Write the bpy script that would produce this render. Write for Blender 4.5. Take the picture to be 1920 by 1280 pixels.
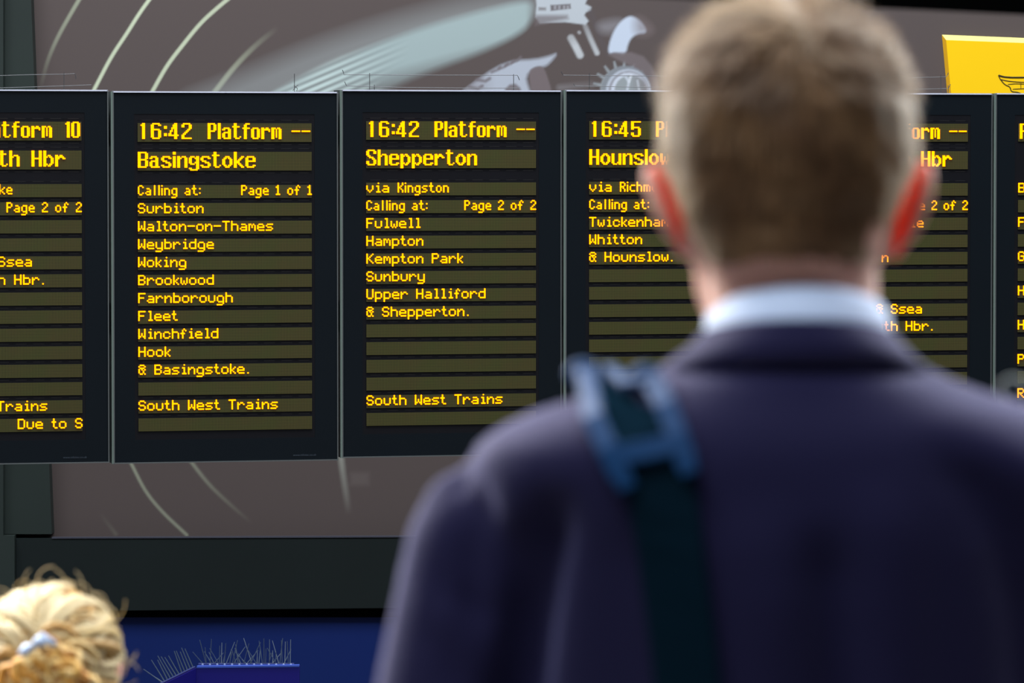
import bpy, bmesh, math, random
import numpy as np
from mathutils import Vector, Matrix

for _o in list(bpy.data.objects):
    bpy.data.objects.remove(_o, do_unlink=True)
random.seed(7); RNG = np.random.default_rng(7)
SC = bpy.context.scene
COL = SC.collection
R = math.radians

# ------------------------------------------------------------------ camera
F_PX = 9000.0                     # focal length for a 1920 px wide frame
CAM_Z = 1.70
PITCH = R(2.17)                   # looking slightly down
cam_d = bpy.data.cameras.new('camera')
cam_d.sensor_width = 36.0
cam_d.lens = F_PX / 1920.0 * 36.0
cam_d.clip_start = 0.1; cam_d.clip_end = 200
cam_d.dof.use_dof = True
cam_d.dof.focus_distance = 18.05
cam_d.dof.aperture_fstop = 11.5
cam = bpy.data.objects.new('camera', cam_d)
cam.location = (0, 0, CAM_Z)
cam.rotation_euler = (R(90) - PITCH, 0, 0)
COL.objects.link(cam)
SC.camera = cam

# ------------------------------------------------------------------ light and exposure
SC.view_settings.view_transform = 'Standard'
SC.view_settings.look = 'None'
SC.view_settings.exposure = 0.0
SC.view_settings.gamma = 1.0
SC.view_settings.use_curve_mapping = False
SC.cycles.max_bounces = 8
SC.cycles.use_denoising = True

W = bpy.data.worlds.new('station_daylight'); SC.world = W
W.use_nodes = True
wn = W.node_tree.nodes; wl = W.node_tree.links
wn.clear()
w_out = wn.new('ShaderNodeOutputWorld'); w_bg = wn.new('ShaderNodeBackground')
w_tc = wn.new('ShaderNodeTexCoord'); w_sep = wn.new('ShaderNodeSeparateXYZ')
w_rmp = wn.new('ShaderNodeValToRGB')
wl.new(w_tc.outputs['Generated'], w_sep.inputs[0])
wl.new(w_sep.outputs['Z'], w_rmp.inputs[0])
e = w_rmp.color_ramp.elements                     # dim hall below, glass roof overhead
e[0].position = 0.0; e[0].color = (.10, .105, .12, 1)
e[1].position = 1.0; e[1].color = (1.0, 1.03, 1.12, 1)
x_ = e.new(0.35); x_.color = (.22, .23, .25, 1)
wl.new(w_rmp.outputs[0], w_bg.inputs[0]); wl.new(w_bg.outputs[0], w_out.inputs[0])
w_bg.inputs[1].default_value = 0.56

def area(name, loc, target, sx, sy, power, color=(1, 1, 1)):
    l = bpy.data.lights.new(name, 'AREA'); l.shape = 'RECTANGLE'
    l.size = sx; l.size_y = sy; l.energy = power; l.color = color
    o = bpy.data.objects.new(name, l); COL.objects.link(o)
    o.location = loc
    o.rotation_euler = (Vector(target) - Vector(loc)).to_track_quat('-Z', 'Y').to_euler()
    return o
# glazed station roof ahead, then unseen lamps added as rim and fill
area('roof_glazing_ahead', (0, 7.0, 8.2), (0, 3.2, 1.4), 12, 5, 1500, (1.0, .97, .93))
area('added_rim_left', (-4.2, 9.0, 4.6), (0, 3.1, 1.55), 3.5, 4.5, 1500, (1.0, .97, .92))  # unseen lamp added to rim the man from the left
area('added_rim_right', (4.8, 9.0, 4.6), (0.2, 3.1, 1.55), 3.5, 4.5, 1250, (.95, .98, 1.0))  # second rim lamp, added for his right edge
area('added_back_fill', (-2.2, 0.6, 8.2), (0.1, 3.0, 1.5), 5, 2.5, 470, (.93, .97, 1.0))  # fill lamp added above and behind to lift the collar
area('added_board_fill', (0, 16.2, 8.0), (0, 20.5, 1.2), 11, 3, 1150, (.94, .97, 1.0))  # lamp added to brighten the poster and boards

# ------------------------------------------------------------------ helpers
def srgb(r, g, b):
    f = lambda c: (c / 12.92) if c <= .04045 else ((c + .055) / 1.055) ** 2.4
    return (f(r / 255.), f(g / 255.), f(b / 255.), 1.0)

def mat(name, color, rough=.6, spec=.3, metal=0.0, sheen=0.0, sheen_tint=(1, 1, 1, 1), bump=0.0, bump_scale=60.0,
        var=0.0, var_scale=8.0, translucent=0.0, tcol=None):
    m = bpy.data.materials.new(name); m.use_nodes = True
    nt = m.node_tree; n = nt.nodes; l = nt.links
    p = n['Principled BSDF']
    p.inputs['Base Color'].default_value = color
    p.inputs['Roughness'].default_value = rough
    p.inputs['Specular IOR Level'].default_value = spec
    p.inputs['Metallic'].default_value = metal
    p.inputs['Sheen Weight'].default_value = sheen
    p.inputs['Sheen Tint'].default_value = sheen_tint
    p.inputs['Sheen Roughness'].default_value = .4
    tc = None
    if bump or var:
        tc = n.new('ShaderNodeTexCoord')
    if var:
        t = n.new('ShaderNodeTexNoise'); t.inputs['Scale'].default_value = var_scale; t.inputs['Detail'].default_value = 4
        l.new(tc.outputs['Object'], t.inputs['Vector'])
        r = n.new('ShaderNodeValToRGB')
        r.color_ramp.elements[0].position = .3; r.color_ramp.elements[1].position = .7
        r.color_ramp.elements[0].color = tuple(c * (1 - var) for c in color[:3]) + (1,)
        r.color_ramp.elements[1].color = tuple(min(1, c * (1 + var)) for c in color[:3]) + (1,)
        l.new(t.outputs[0], r.inputs[0]); l.new(r.outputs[0], p.inputs['Base Color'])
    if bump:
        t = n.new('ShaderNodeTexNoise'); t.inputs['Scale'].default_value = bump_scale; t.inputs['Detail'].default_value = 3
        b = n.new('ShaderNodeBump'); b.inputs['Strength'].default_value = bump; b.inputs['Distance'].default_value = .01
        l.new(tc.outputs['Object'], t.inputs['Vector']); l.new(t.outputs[0], b.inputs['Height'])
        l.new(b.outputs[0], p.inputs['Normal'])
    if translucent:
        ts = n.new('ShaderNodeBsdfTranslucent'); ts.inputs[0].default_value = tcol or color
        mx = n.new('ShaderNodeMixShader'); mx.inputs[0].default_value = translucent
        l.new(p.outputs[0], mx.inputs[1]); l.new(ts.outputs[0], mx.inputs[2])
        l.new(mx.outputs[0], n['Material Output'].inputs[0])
    return m

def attr_mat(name, rough=.8, spec=.15, sheen=0.0, translucent=0.0):
    m = mat(name, (1, 1, 1, 1), rough, spec, sheen=sheen)
    nt = m.node_tree; n = nt.nodes; p = n['Principled BSDF']
    a = n.new('ShaderNodeAttribute'); a.attribute_name = 'ink'
    nt.links.new(a.outputs['Color'], p.inputs['Base Color'])
    if translucent:
        ts = n.new('ShaderNodeBsdfTranslucent'); mx = n.new('ShaderNodeMixShader'); mx.inputs[0].default_value = translucent
        nt.links.new(a.outputs['Color'], ts.inputs[0])
        nt.links.new(p.outputs[0], mx.inputs[1]); nt.links.new(ts.outputs[0], mx.inputs[2])
        nt.links.new(mx.outputs[0], n['Material Output'].inputs[0])
    return m

def set_ink(me, cols):
    a = me.color_attributes.new('ink', 'FLOAT_COLOR', 'POINT')
    c = np.ones((len(cols), 4), dtype=np.float32); c[:, :3] = cols
    a.data.foreach_set('color', c.ravel())

class MB:
    """collects verts and faces of one mesh"""
    def __init__(s): s.v = []; s.f = []; s.mi = []; s.c = []
    def add(s, vs, fs, mi=0, col=None):
        o = len(s.v); s.v += [tuple(v) for v in vs]; s.f += [tuple(i + o for i in f) for f in fs]; s.mi += [mi] * len(fs)
        if col is not None: s.c += [col] * len(vs)
    def box(s, a, b, mi=0):
        x0, y0, z0 = a; x1, y1, z1 = b
        s.add([(x0, y0, z0), (x1, y0, z0), (x1, y1, z0), (x0, y1, z0), (x0, y0, z1), (x1, y0, z1), (x1, y1, z1), (x0, y1, z1)],
              [(0, 3, 2, 1), (4, 5, 6, 7), (0, 1, 5, 4), (1, 2, 6, 5), (2, 3, 7, 6), (3, 0, 4, 7)], mi)
    def tube(s, pts, rad, sides=8, mi=0, col=None, flat=1.0):
        pts = [Vector(p) for p in pts]; n = len(pts)
        if not hasattr(rad, '__len__'): rad = [rad] * n
        t0 = (pts[1] - pts[0]).normalized()
        up = Vector((0, 0, 1)) if abs(t0.z) < .9 else Vector((1, 0, 0))
        nrm = t0.cross(up).normalized(); vs = []; fs = []
        for i, p in enumerate(pts):
            t = (pts[min(i + 1, n - 1)] - pts[max(i - 1, 0)])
            t = t.normalized() if t.length > 1e-9 else t0
            nrm = (nrm - t * nrm.dot(t))
            nrm = nrm.normalized() if nrm.length > 1e-9 else t.orthogonal().normalized()
            b = t.cross(nrm)
            for k in range(sides):
                a = 2 * math.pi * k / sides
                vs.append(p + (nrm * math.cos(a) + b * math.sin(a) * flat) * rad[i])
        for i in range(n - 1):
            for k in range(sides):
                k2 = (k + 1) % sides
                fs.append((i * sides + k, i * sides + k2, (i + 1) * sides + k2, (i + 1) * sides + k))
        fs.append(tuple(range(sides - 1, -1, -1))); fs.append(tuple((n - 1) * sides + k for k in range(sides)))
        s.add(vs, fs, mi, col)
    def ell(s, c, r, rot=None, seg=20, rings=12, mi=0):
        c = Vector(c); vs = []; fs = []
        M = rot or Matrix.Identity(3)
        vs.append(c + M @ Vector((0, 0, r[2])))
        for i in range(1, rings):
            th = math.pi * i / rings
            for k in range(seg):
                a = 2 * math.pi * k / seg
                vs.append(c + M @ Vector((r[0] * math.sin(th) * math.cos(a), r[1] * math.sin(th) * math.sin(a), r[2] * math.cos(th))))
        vs.append(c + M @ Vector((0, 0, -r[2]))); L = len(vs) - 1
        for k in range(seg): fs.append((0, 1 + k, 1 + (k + 1) % seg))
        for i in range(rings - 2):
            for k in range(seg):
                a = 1 + i * seg + k; b = 1 + i * seg + (k + 1) % seg
                fs.append((a, a + seg, b + seg, b))
        for k in range(seg): fs.append((L, 1 + (rings - 2) * seg + (k + 1) % seg, 1 + (rings - 2) * seg + k))
        s.add(vs, fs, mi)
    def cap(s, p0, r0, p1, r1, seg=16):
        s.tube([p0, p1], [r0, r1], seg); s.ell(p0, (r0,) * 3, seg=seg); s.ell(p1, (r1,) * 3, seg=seg)
    def loft(s, rings, mi=0, cap=True, closed=True):
        n = len(rings[0]); vs = [v for r in rings for v in r]; fs = []
        for i in range(len(rings) - 1):
            for k in range(n if closed else n - 1):
                k2 = (k + 1) % n
                fs.append((i * n + k, i * n + k2, (i + 1) * n + k2, (i + 1) * n + k))
        if cap:
            fs.append(tuple(range(n - 1, -1, -1))); fs.append(tuple((len(rings) - 1) * n + k for k in range(n)))
        s.add(vs, fs, mi)
    def prism(s, poly, y0, y1, mi=0):
        """poly: (x, z) outline, extruded along y"""
        n = len(poly)
        vs = [(x, y0, z) for x, z in poly] + [(x, y1, z) for x, z in poly]
        fs = [tuple(range(n)), tuple(range(2 * n - 1, n - 1, -1))]
        for k in range(n):
            k2 = (k + 1) % n; fs.append((k, n + k, n + k2, k2))
        s.add(vs, fs, mi)
    def mesh(s, name, mats, smooth=False, fix=False):
        me = bpy.data.meshes.new(name); me.from_pydata(s.v, [], s.f)
        for m in (mats if isinstance(mats, (list, tuple)) else [mats]): me.materials.append(m)
        if any(s.mi): me.polygons.foreach_set('material_index', s.mi)
        if smooth: me.polygons.foreach_set('use_smooth', [True] * len(me.polygons))
        if s.c and len(s.c) == len(s.v): set_ink(me, np.array(s.c)[:, :3])
        if fix:
            b = bmesh.new(); b.from_mesh(me); bmesh.ops.recalc_face_normals(b, faces=b.faces); b.to_mesh(me); b.free()
        me.update(); return me
    def build(s, name, mats, parent=None, smooth=False, fix=False, loc=None):
        return link(name, s.mesh(name, mats, smooth, fix), parent, loc)

def link(name, me, parent=None, loc=None):
    o = bpy.data.objects.new(name, me); COL.objects.link(o)
    if parent is not None: o.parent = parent
    if loc is not None: o.location = loc
    return o

def empty(name, loc, rz=0.0):
    o = bpy.data.objects.new(name, None); COL.objects.link(o); o.location = loc; o.rotation_euler = (0, 0, rz)
    o.empty_display_size = .1
    return o

def tag(o, label, cat, group=None):
    o['label'] = label; o['category'] = cat
    if group: o['group'] = group
    return o

def structure(o): o['kind'] = 'structure'; return o

def voxel(mb, size, smooth=4, factor=.5):
    """fuse the collected solids into one continuous surface"""
    me = mb.mesh('tmp', []); o = link('tmp', me)
    r = o.modifiers.new('r', 'REMESH'); r.mode = 'VOXEL'; r.voxel_size = size
    if smooth:
        s_ = o.modifiers.new('s', 'SMOOTH'); s_.iterations = smooth; s_.factor = factor
    dg = bpy.context.evaluated_depsgraph_get()
    new = bpy.data.meshes.new_from_object(o.evaluated_get(dg))
    bpy.data.objects.remove(o); bpy.data.meshes.remove(me)
    new.materials.clear()
    new.polygons.foreach_set('use_smooth', [True] * len(new.polygons))
    return new

def verts_of(me):
    a = np.empty(len(me.vertices) * 3); me.vertices.foreach_get('co', a); return a.reshape(-1, 3)
def normals_of(me):
    a = np.empty(len(me.vertices) * 3); me.vertices.foreach_get('normal', a); return a.reshape(-1, 3)
def set_verts(me, v): me.vertices.foreach_set('co', v.ravel()); me.update()

CP, SP = math.cos(PITCH), math.sin(PITCH)
def at(px, py, Y):
    """where a measured point of the 1920 x 1280 picture lies if it stands at distance Y"""
    dx = (px - 960) / F_PX; dy = -(py - 640) / F_PX
    d = Vector((dx, CP + dy * SP, -SP + dy * CP))
    return Vector((0, 0, CAM_Z)) + d * (Y / d.y)

# ------------------------------------------------------------------ setting
M_conc = mat('grey_floor_tile', srgb(104, 102, 98), .5, var=.1, var_scale=3)
M_frame = mat('dark_green_grey_paint', srgb(38, 48, 46), .55, .3, var=.08, var_scale=2)
M_beam = mat('near_black_green_paint', srgb(21, 30, 31), .55, .25, var=.08, var_scale=2)
M_black = mat('black_recess', srgb(5, 6, 7), 1.0, .0)
M_blue = mat('blue_hoarding_paint', srgb(9, 35, 100), .5, .3, var=.06, var_scale=1.5)

b = MB(); b.box((-9, -3, -.3), (9, 9.0, 0)); structure(b.build('floor', M_conc))
b = MB(); b.box((-14, 9.0, -4.3), (14, 26, -4.0)); structure(b.build('floor_lower', M_conc))

YP = 21.0                          # distance of the advertising wall
pz = lambda py, Y=YP: at(960, py, Y).z
px_ = lambda px, Y=YP: at(px, 640, Y).x
# wall the poster is fixed to
b = MB(); b.box((-8, YP + .25, -4), (8, YP + .5, 4.5)); structure(b.build('wall_back', M_frame))
# blue hoarding under the beam
b = MB(); b.box((px_(-700), YP + .02, -4), (px_(2600), YP + .25, pz(1136))); structure(b.build('wall_lower', M_blue))
# black gap under the beam
b = MB(); b.box((px_(30), YP - .0, pz(1157)), (px_(2600), YP + .02, pz(1136))); structure(b.build('trim_1', M_black))
# beam under the poster: its lower edge climbs a little to the right
Yb = YP - .03
def quad_prism(px4, Y0, Y1):
    f = [at(x, y, Y0) for x, y in px4]; dv = Vector((0, Y1 - Y0, 0))
    m = MB(); m.add(f + [p + dv for p in f], [(0, 1, 2, 3), (7, 6, 5, 4), (0, 4, 5, 1), (1, 5, 6, 2), (2, 6, 7, 3), (3, 7, 4, 0)])
    return m
quad_prism([(30, 1009), (30, 1146), (2500, 1123), (2500, 1000)], Yb, YP + .02).build('beam', M_beam, fix=True)
structure(bpy.data.objects['beam'])
# bright capping on the beam
M_cap = mat('grey_capping', srgb(66, 68, 80), .5, .3)
structure(quad_prism([(97, 1007), (97, 1009.5), (2500, 1000.5), (2500, 998)], Yb - .004, YP + .0).build('trim_2', M_cap, fix=True))
# pilaster left of the poster
m1 = quad_prism([(-500, -60), (-500, 1300), (6, 1300), (6, -60)], Yb - .05, YP + .25); m2 = quad_prism([(6, 1004), (6, 1300), (27, 1300), (27, 1004)], Yb - .05, YP + .25)
m1.add(m2.v, m2.f); structure(m1.build('pillar', M_frame, fix=True))
structure(quad_prism([(9, -60), (9, 1001), (97, 1001), (56, -60)], YP - .02, YP + .25).build('trim_3', M_frame, fix=True))

# ------------------------------------------------------------------ printed poster (a flat print: its inks are data of the print)
def seg_dist(P, a, b):
    a = np.array(a, float); b = np.array(b, float); d = b - a
    t = np.clip(((P - a) @ d) / (d @ d), 0, 1)
    return np.linalg.norm(P - (a + t[:, None] * d), axis=1), t
def curve_pts(pts, k=5):
    p = [np.array(q, float) for q in pts]; p = [2 * p[0] - p[1]] + p + [2 * p[-1] - p[-2]]; out = []
    for i in range(1, len(p) - 2):
        for j in range(k):
            t = j / k; out.append(.5 * (2 * p[i] + (p[i + 1] - p[i - 1]) * t + (2 * p[i - 1] - 5 * p[i] + 4 * p[i + 1] - p[i + 2]) * t * t + (3 * p[i] - p[i - 1] - 3 * p[i + 1] + p[i + 2]) * t ** 3))
    return out + [p[-2]]
def line_cov(P, pts, w, soft, fade=None):
    if len(pts) > 3:
        if fade: fade = [float(q) for q in np.interp(np.linspace(0, len(pts) - 1, (len(pts) - 1) * 5 + 1), range(len(pts)), fade)]
        pts = curve_pts(pts)
    best = np.full(len(P), 1e9); al = np.zeros(len(P)); n = len(pts) - 1
    for i in range(n):
        d, t = seg_dist(P, pts[i], pts[i + 1])
        k = d < best; best[k] = d[k]
        if fade: al[k] = (fade[i] + (fade[i + 1] - fade[i]) * t)[k]
    c = np.clip((w / 2 + soft / 2 - best) / soft, 0, 1)
    return c * (al if fade else 1)
def poly_cov(P, poly, soft):
    x, y = P[:, 0], P[:, 1]; inside = np.zeros(len(P), bool); best = np.full(len(P), 1e9); n = len(poly)
    for i in range(n):
        (x1, y1), (x2, y2) = poly[i], poly[(i + 1) % n]
        c = ((y1 > y) != (y2 > y)); 
        with np.errstate(divide='ignore', invalid='ignore'):
            xi = (x2 - x1) * (y - y1) / ((y2 - y1) if y2 != y1 else 1e-9) + x1
        inside ^= c & (x < xi)
        best = np.minimum(best, seg_dist(P, poly[i], poly[(i + 1) % n])[0])
    sd = np.where(inside, best, -best)
    return np.clip(.5 + sd / soft, 0, 1)
def smooth_poly(pts, k=3):
    p = [tuple(q) for q in pts]
    for _ in range(k):
        q = []
        for i in range(len(p)):
            a, b2 = p[i], p[(i + 1) % len(p)]
            q += [(.75 * a[0] + .25 * b2[0], .75 * a[1] + .25 * b2[1]), (.25 * a[0] + .75 * b2[0], .25 * a[1] + .75 * b2[1])]
        p = q
    return p
def gear(cx, cy, r0, r1, n, a0=0):
    out = []
    for k in range(n):
        for f, r in ((0, r0), (.3, r0), (.42, r1), (.58, r1), (.7, r0)):
            a = a0 + 2 * math.pi * (k + f) / n
            out.append((cx + r * math.cos(a), cy + r * math.sin(a)))
    return out

def poster_inks(P):
    x, y = P[:, 0], P[:, 1]
    lin = lambda c: np.array(srgb(*c)[:3])
    C = np.tile(lin((86, 77, 76)), (len(P), 1))
    def over(cov, c, a=1.0):
        nonlocal C
        k = (np.asarray(cov) * a)[:, None]; C = C * (1 - k) + (lin(c) if isinstance(c, tuple) else c) * k
    arc = (202, 214, 186)
    over(line_cov(P, [(152, -12), (130, 25), (105, 70), (86, 115), (72, 168)], 7, 4, [.45, .4, .3, .15, .0]), arc)
    over(line_cov(P, [(290, -18), (262, 20), (235, 62), (205, 108), (171, 172)], 6.5, 3.5, [.95, .95, .9, .9, .95]), arc)
    over(line_cov(P, [(440, -14), (410, 10), (375, 42), (340, 84), (310, 124), (280, 176)], 7, 3.5, [.75, .8, .8, .85, .85, .85]), arc)
    over(line_cov(P, [(520, 50), (480, 82), (440, 122), (400, 172)], 9, 5, [.0, .15, .35, .55]), arc)
    over(line_cov(P, [(228, 845), (242, 872), (268, 922), (300, 962), (346, 1006)], 5.5, 4, [.4, .4, .36, .34, .36]), arc)
    over(line_cov(P, [(340, 845), (358, 872), (390, 912), (430, 950), (470, 985)], 6, 5, [.36, .3, .2, .1, 0]), arc)
    over(line_cov(P, [(180, 962), (212, 1004)], 6, 6, [.0, .08]), arc)
    over(line_cov(P, [(636, 850), (641, 890), (647, 930), (652, 968)], 10, 8, [.5, .3, .18, 0]), (190, 196, 186))
    over(poly_cov(P, [(655, 888), (690, 888), (690, 912), (655, 912)], 10), (130, 122, 120), .2)
    # brushed cone of light
    hazy = smooth_poly([(300, 200), (430, 150), (600, 78), (760, 28), (900, -6), (1000, -14), (1010, 20), (880, 60), (700, 120), (560, 190)], 3)
    over(poly_cov(P, hazy, 46), (150, 156, 158), .55)
    fan = smooth_poly([(470, 190), (520, 172), (600, 128), (700, 84), (800, 48), (900, 20), (985, 0), (1006, 8), (1000, 34), (975, 62), (900, 98), (820, 126), (740, 160), (690, 200)], 2)
    cv = poly_cov(P, fan, 16)
    d = (y - (172 - (x - 520) * .365))                 # distance under the bright upper edge
    g = np.clip(1.0 - (d - 12 - .10 * np.clip(x - 550, 0, None)) / 52.0, .06, 1.0)
    g = np.where(x > 985, g * np.clip((1010 - x) / 25, 0, 1), g)
    over(cv * g, (158, 176, 178), .95)
    spread = poly_cov(P, [(500, 185), (640, 108), (790, 62), (800, 78), (700, 150), (730, 185)], 26)
    along = y + (x - 560) * .42
    st = .5 + .5 * np.sin(along / 2.05)
    fade = np.clip((770 - x) / 170, 0, 1) * np.clip((along - 118) / 25, 0, 1)
    over(spread * fade * np.clip((720 - x) / 110, 0, 1), (190, 210, 208), .55)
    over(spread * fade * st, (104, 104, 106), .72)
    over(spread * fade * (1 - st), (204, 222, 220), .5)
    # toothed barrel at the top
    top = [(1003, -20), (1006, 8), (1004, 30), (1012, 42), (1060, 40), (1098, 45), (1104, 38), (1096, 27), (1099, 22), (1108, 18), (1109, 12), (1098, 6), (1100, 0), (1106, -8), (1090, -20)]
    over(poly_cov(P, top, 4), (182, 190, 198), .95)
    over(poly_cov(P, [(1010, 12), (1024, 13), (1024, 18), (1010, 18)], 4), (110, 104, 106), .8)
    over(poly_cov(P, [(1032, 8), (1070, 6), (1071, 15), (1033, 19)], 3), (96, 90, 94), .9)
    for k in (1039, 1047, 1056, 1063): over(poly_cov(P, [(k, 9), (k + 4, 9), (k + 4, 16), (k, 16)], 3), (170, 172, 180), .6)
    over(poly_cov(P, [(1004, 27), (1064, 27), (1066, 34), (1004, 46)], 8), (108, 100, 103), .75)
    over(line_cov(P, [(1098, 48), (1108, 72), (1120, 98)], 9, 5, [.35, .6, .75]), (196, 202, 208))
    over(line_cov(P, [(1071, 70), (1080, 86), (1088, 102)], 13, 5, [.55, .8, .75]), (200, 206, 212))
    over(line_cov(P, [(1086, 59), (1087, 60)], 5, 4), (190, 194, 200), .6)
    over(line_cov(P, [(1108, 20), (1130, 80), (1140, 100)], 10, 8, [.5, .5, .3]), (86, 80, 84))
    over(poly_cov(P, smooth_poly([(1120, 42), (1150, 35), (1170, 36), (1150, 62), (1126, 60)], 2), 18), (150, 150, 158), .5)
    # curved lever
    over(poly_cov(P, smooth_poly([(1140, 100), (1144, 74), (1156, 48), (1172, 32), (1186, 28), (1202, 38), (1216, 60), (1194, 62), (1180, 74), (1173, 104), (1156, 97)], 2), 6), (192, 204, 222), .97)
    over(poly_cov(P, smooth_poly([(1192, 26), (1226, 52), (1214, 64), (1190, 62)], 2), 24), (122, 110, 112), .7)
    # toothed wheel and hub
    over(poly_cov(P, gear(1166, 166, 40, 54, 17, .2), 4), (148, 156, 162), .9)
    over(poly_cov(P, smooth_poly([(1136, 98), (1200, 96), (1230, 130), (1240, 180), (1206, 180), (1196, 128), (1160, 112)], 1), 6), (112, 103, 106), .9)
    over(poly_cov(P, gear(1174, 168, 46, 46.5, 12), 4), (128, 134, 142), .9)
    for r_, c_, a_ in ((42, (182, 190, 204), .9), (38, (128, 126, 134), .8), (35, (196, 204, 218), .95), (30, (142, 150, 154), .95)):
        over(poly_cov(P, gear(1178 + (44 - r_) * .35, 170, r_, r_ + .2, 14), 4), c_, a_)
    over(np.clip((x - 1180) / 40, 0, 1) * poly_cov(P, gear(1182, 170, 34, 34.2, 14), 5), (118, 110, 113), .9)
    over(line_cov(P, [(1171, 138), (1180, 152), (1176, 172)], 5, 3), (190, 198, 210), .85)
    over(line_cov(P, [(1184, 140), (1180, 152)], 5, 3), (206, 212, 222), .8)
    over(line_cov(P, [(1196, 150), (1200, 172)], 4, 3), (190, 196, 206), .7)
    # plate with slots
    plate = smooth_poly([(842, 190), (880, 160), (930, 124), (965, 112), (1004, 110), (1030, 104), (1046, 98), (1030, 118), (1020, 124), (1000, 126), (986, 142), (990, 160), (1002, 190)], 1)
    over(poly_cov(P, plate, 8), (176, 184, 198), .92)
    over(np.clip((930 - x) / 70, 0, 1) * poly_cov(P, plate, 8), (122, 112, 116), .75)
    over(poly_cov(P, smooth_poly([(990, 134), (1002, 124), (1018, 122), (1026, 140), (1038, 180), (1000, 190)], 2), 4), (112, 102, 105), .97)
    over(poly_cov(P, smooth_poly([(940, 186), (950, 158), (972, 155), (984, 186)], 1), 5), (108, 100, 104), .9)
    for x0, y0 in ((922, 134), (936, 128), (948, 122), (960, 116)): over(line_cov(P, [(x0, y0), (x0 + 10, y0 - 4), (x0 + 16, y0 - 10)], 5, 4), (110, 103, 108), .8)
    for x0, y0 in ((894, 148), (880, 162)): over(line_cov(P, [(x0, y0), (x0 + 16, y0 + 3), (x0 + 24, y0 - 2)], 6, 4), (110, 103, 108), .8)
    over(line_cov(P, [(1050, 163), (1110, 157)], 10, 10, [.3, .15]), (160, 160, 166))
    return C

xs = np.concatenate([np.arange(40, 60, 5), np.arange(60, 1262, 2.2), np.arange(1264, 2900, 24)])
ys = np.concatenate([np.arange(-420, -14, 40), np.arange(-14, 182, 2.2), np.arange(184, 846, 24), np.arange(848, 1014, 2.6)])
GX, GY = np.meshgrid(xs, ys); PP = np.stack([GX.ravel(), GY.ravel()], 1)
org = at(960, 640, YP); sx_ = YP / F_PX
vz0 = pz(0); vz1 = pz(1000)
pv = np.zeros((len(PP), 3)); pv[:, 0] = (PP[:, 0] - 960) * sx_; pv[:, 1] = YP + .1; pv[:, 2] = vz0 + (vz1 - vz0) * PP[:, 1] / 1000.0
pv[:, 1] -= 0
nx, ny = len(xs), len(ys)
idx = np.arange(nx * ny).reshape(ny, nx)
faces = np.stack([idx[1:, :-1].ravel(), idx[1:, 1:].ravel(), idx[:-1, 1:].ravel(), idx[:-1, :-1].ravel()], 1)
me = bpy.data.meshes.new('printed_sheet'); me.from_pydata(pv.tolist(), [], faces.tolist())
set_ink(me, poster_inks(PP)); M_print = attr_mat('poster_print', .55, .25); me.materials.append(M_print)
poster = tag(empty('billboard_poster', (0, YP + .1, pz(1005))), 'wide mauve-grey advertising poster with pale arcs and clockwork behind the departure boards', 'poster')
o = link('printed_sheet', me, poster); o.location = -poster.location
b = MB(); b.box((px_(70), YP + .13, pz(1010)), (px_(2900), YP + .24, pz(-420)))
o = b.build('backing_board', M_black, poster); o.location = -poster.location
# raised yellow logo panel with bevelled rim
M_yel = mat('yellow_panel', srgb(252, 204, 4), .45, .3)
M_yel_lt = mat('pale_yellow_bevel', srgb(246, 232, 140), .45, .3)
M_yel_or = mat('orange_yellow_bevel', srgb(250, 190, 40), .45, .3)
M_ink = mat('dark_emblem_ink', srgb(58, 52, 30), .6, .2)
Yy = YP + .072
def P2(x, y, Y): return at(x, y, Y)
outer = [(1766, 65), (2240, 84), (2240, 330), (1790, 330)]
inner = [(1774, 75), (2228, 92), (2228, 322), (1797, 322)]
fo = [P2(x, y, YP + .1) for x, y in outer]; fi = [P2(x, y, Yy) for x, y in inner]
b = MB(); b.add([v - Vector(poster.location) for v in fo + fi], [(4, 7, 6, 5), (0, 4, 5, 1), (1, 5, 6, 2), (2, 6, 7, 3), (3, 7, 4, 0)], 0)
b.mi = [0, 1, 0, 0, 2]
yp = b.build('yellow_panel', [M_yel, M_yel_lt, M_yel_or], poster, fix=True); yp['label'] = 'bright yellow bevelled panel with a winged emblem'
b = MB()
def ink(pts, w=3.0):
    b.tube([P2(x, y, Yy - .001) - Vector(poster.location) for x, y in (curve_pts(pts) if len(pts) > 3 else pts)], w * .36 * sx_, 6)
ink([(1872, 141), (1884, 144), (1905, 145), (1940, 144), (1975, 140)], 4.2)
ink([(1872, 141), (1876, 149), (1884, 158), (1893, 163), (1897, 171), (1908, 173), (1925, 178), (1960, 182)], 2.6)
ink([(1877, 149), (1892, 152), (1920, 154), (1960, 152)], 2.2)
ink([(1890, 158), (1905, 157), (1930, 158), (1960, 160)], 1.8)
ink([(1899, 167), (1920, 166), (1950, 168)], 1.8)
ink([(1914, 156), (1914, 165)], 1.6)
ink([(1975, 140), (1985, 150), (1985, 185)], 3)
b.build('winged_emblem', M_ink, yp, loc=None)

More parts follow.
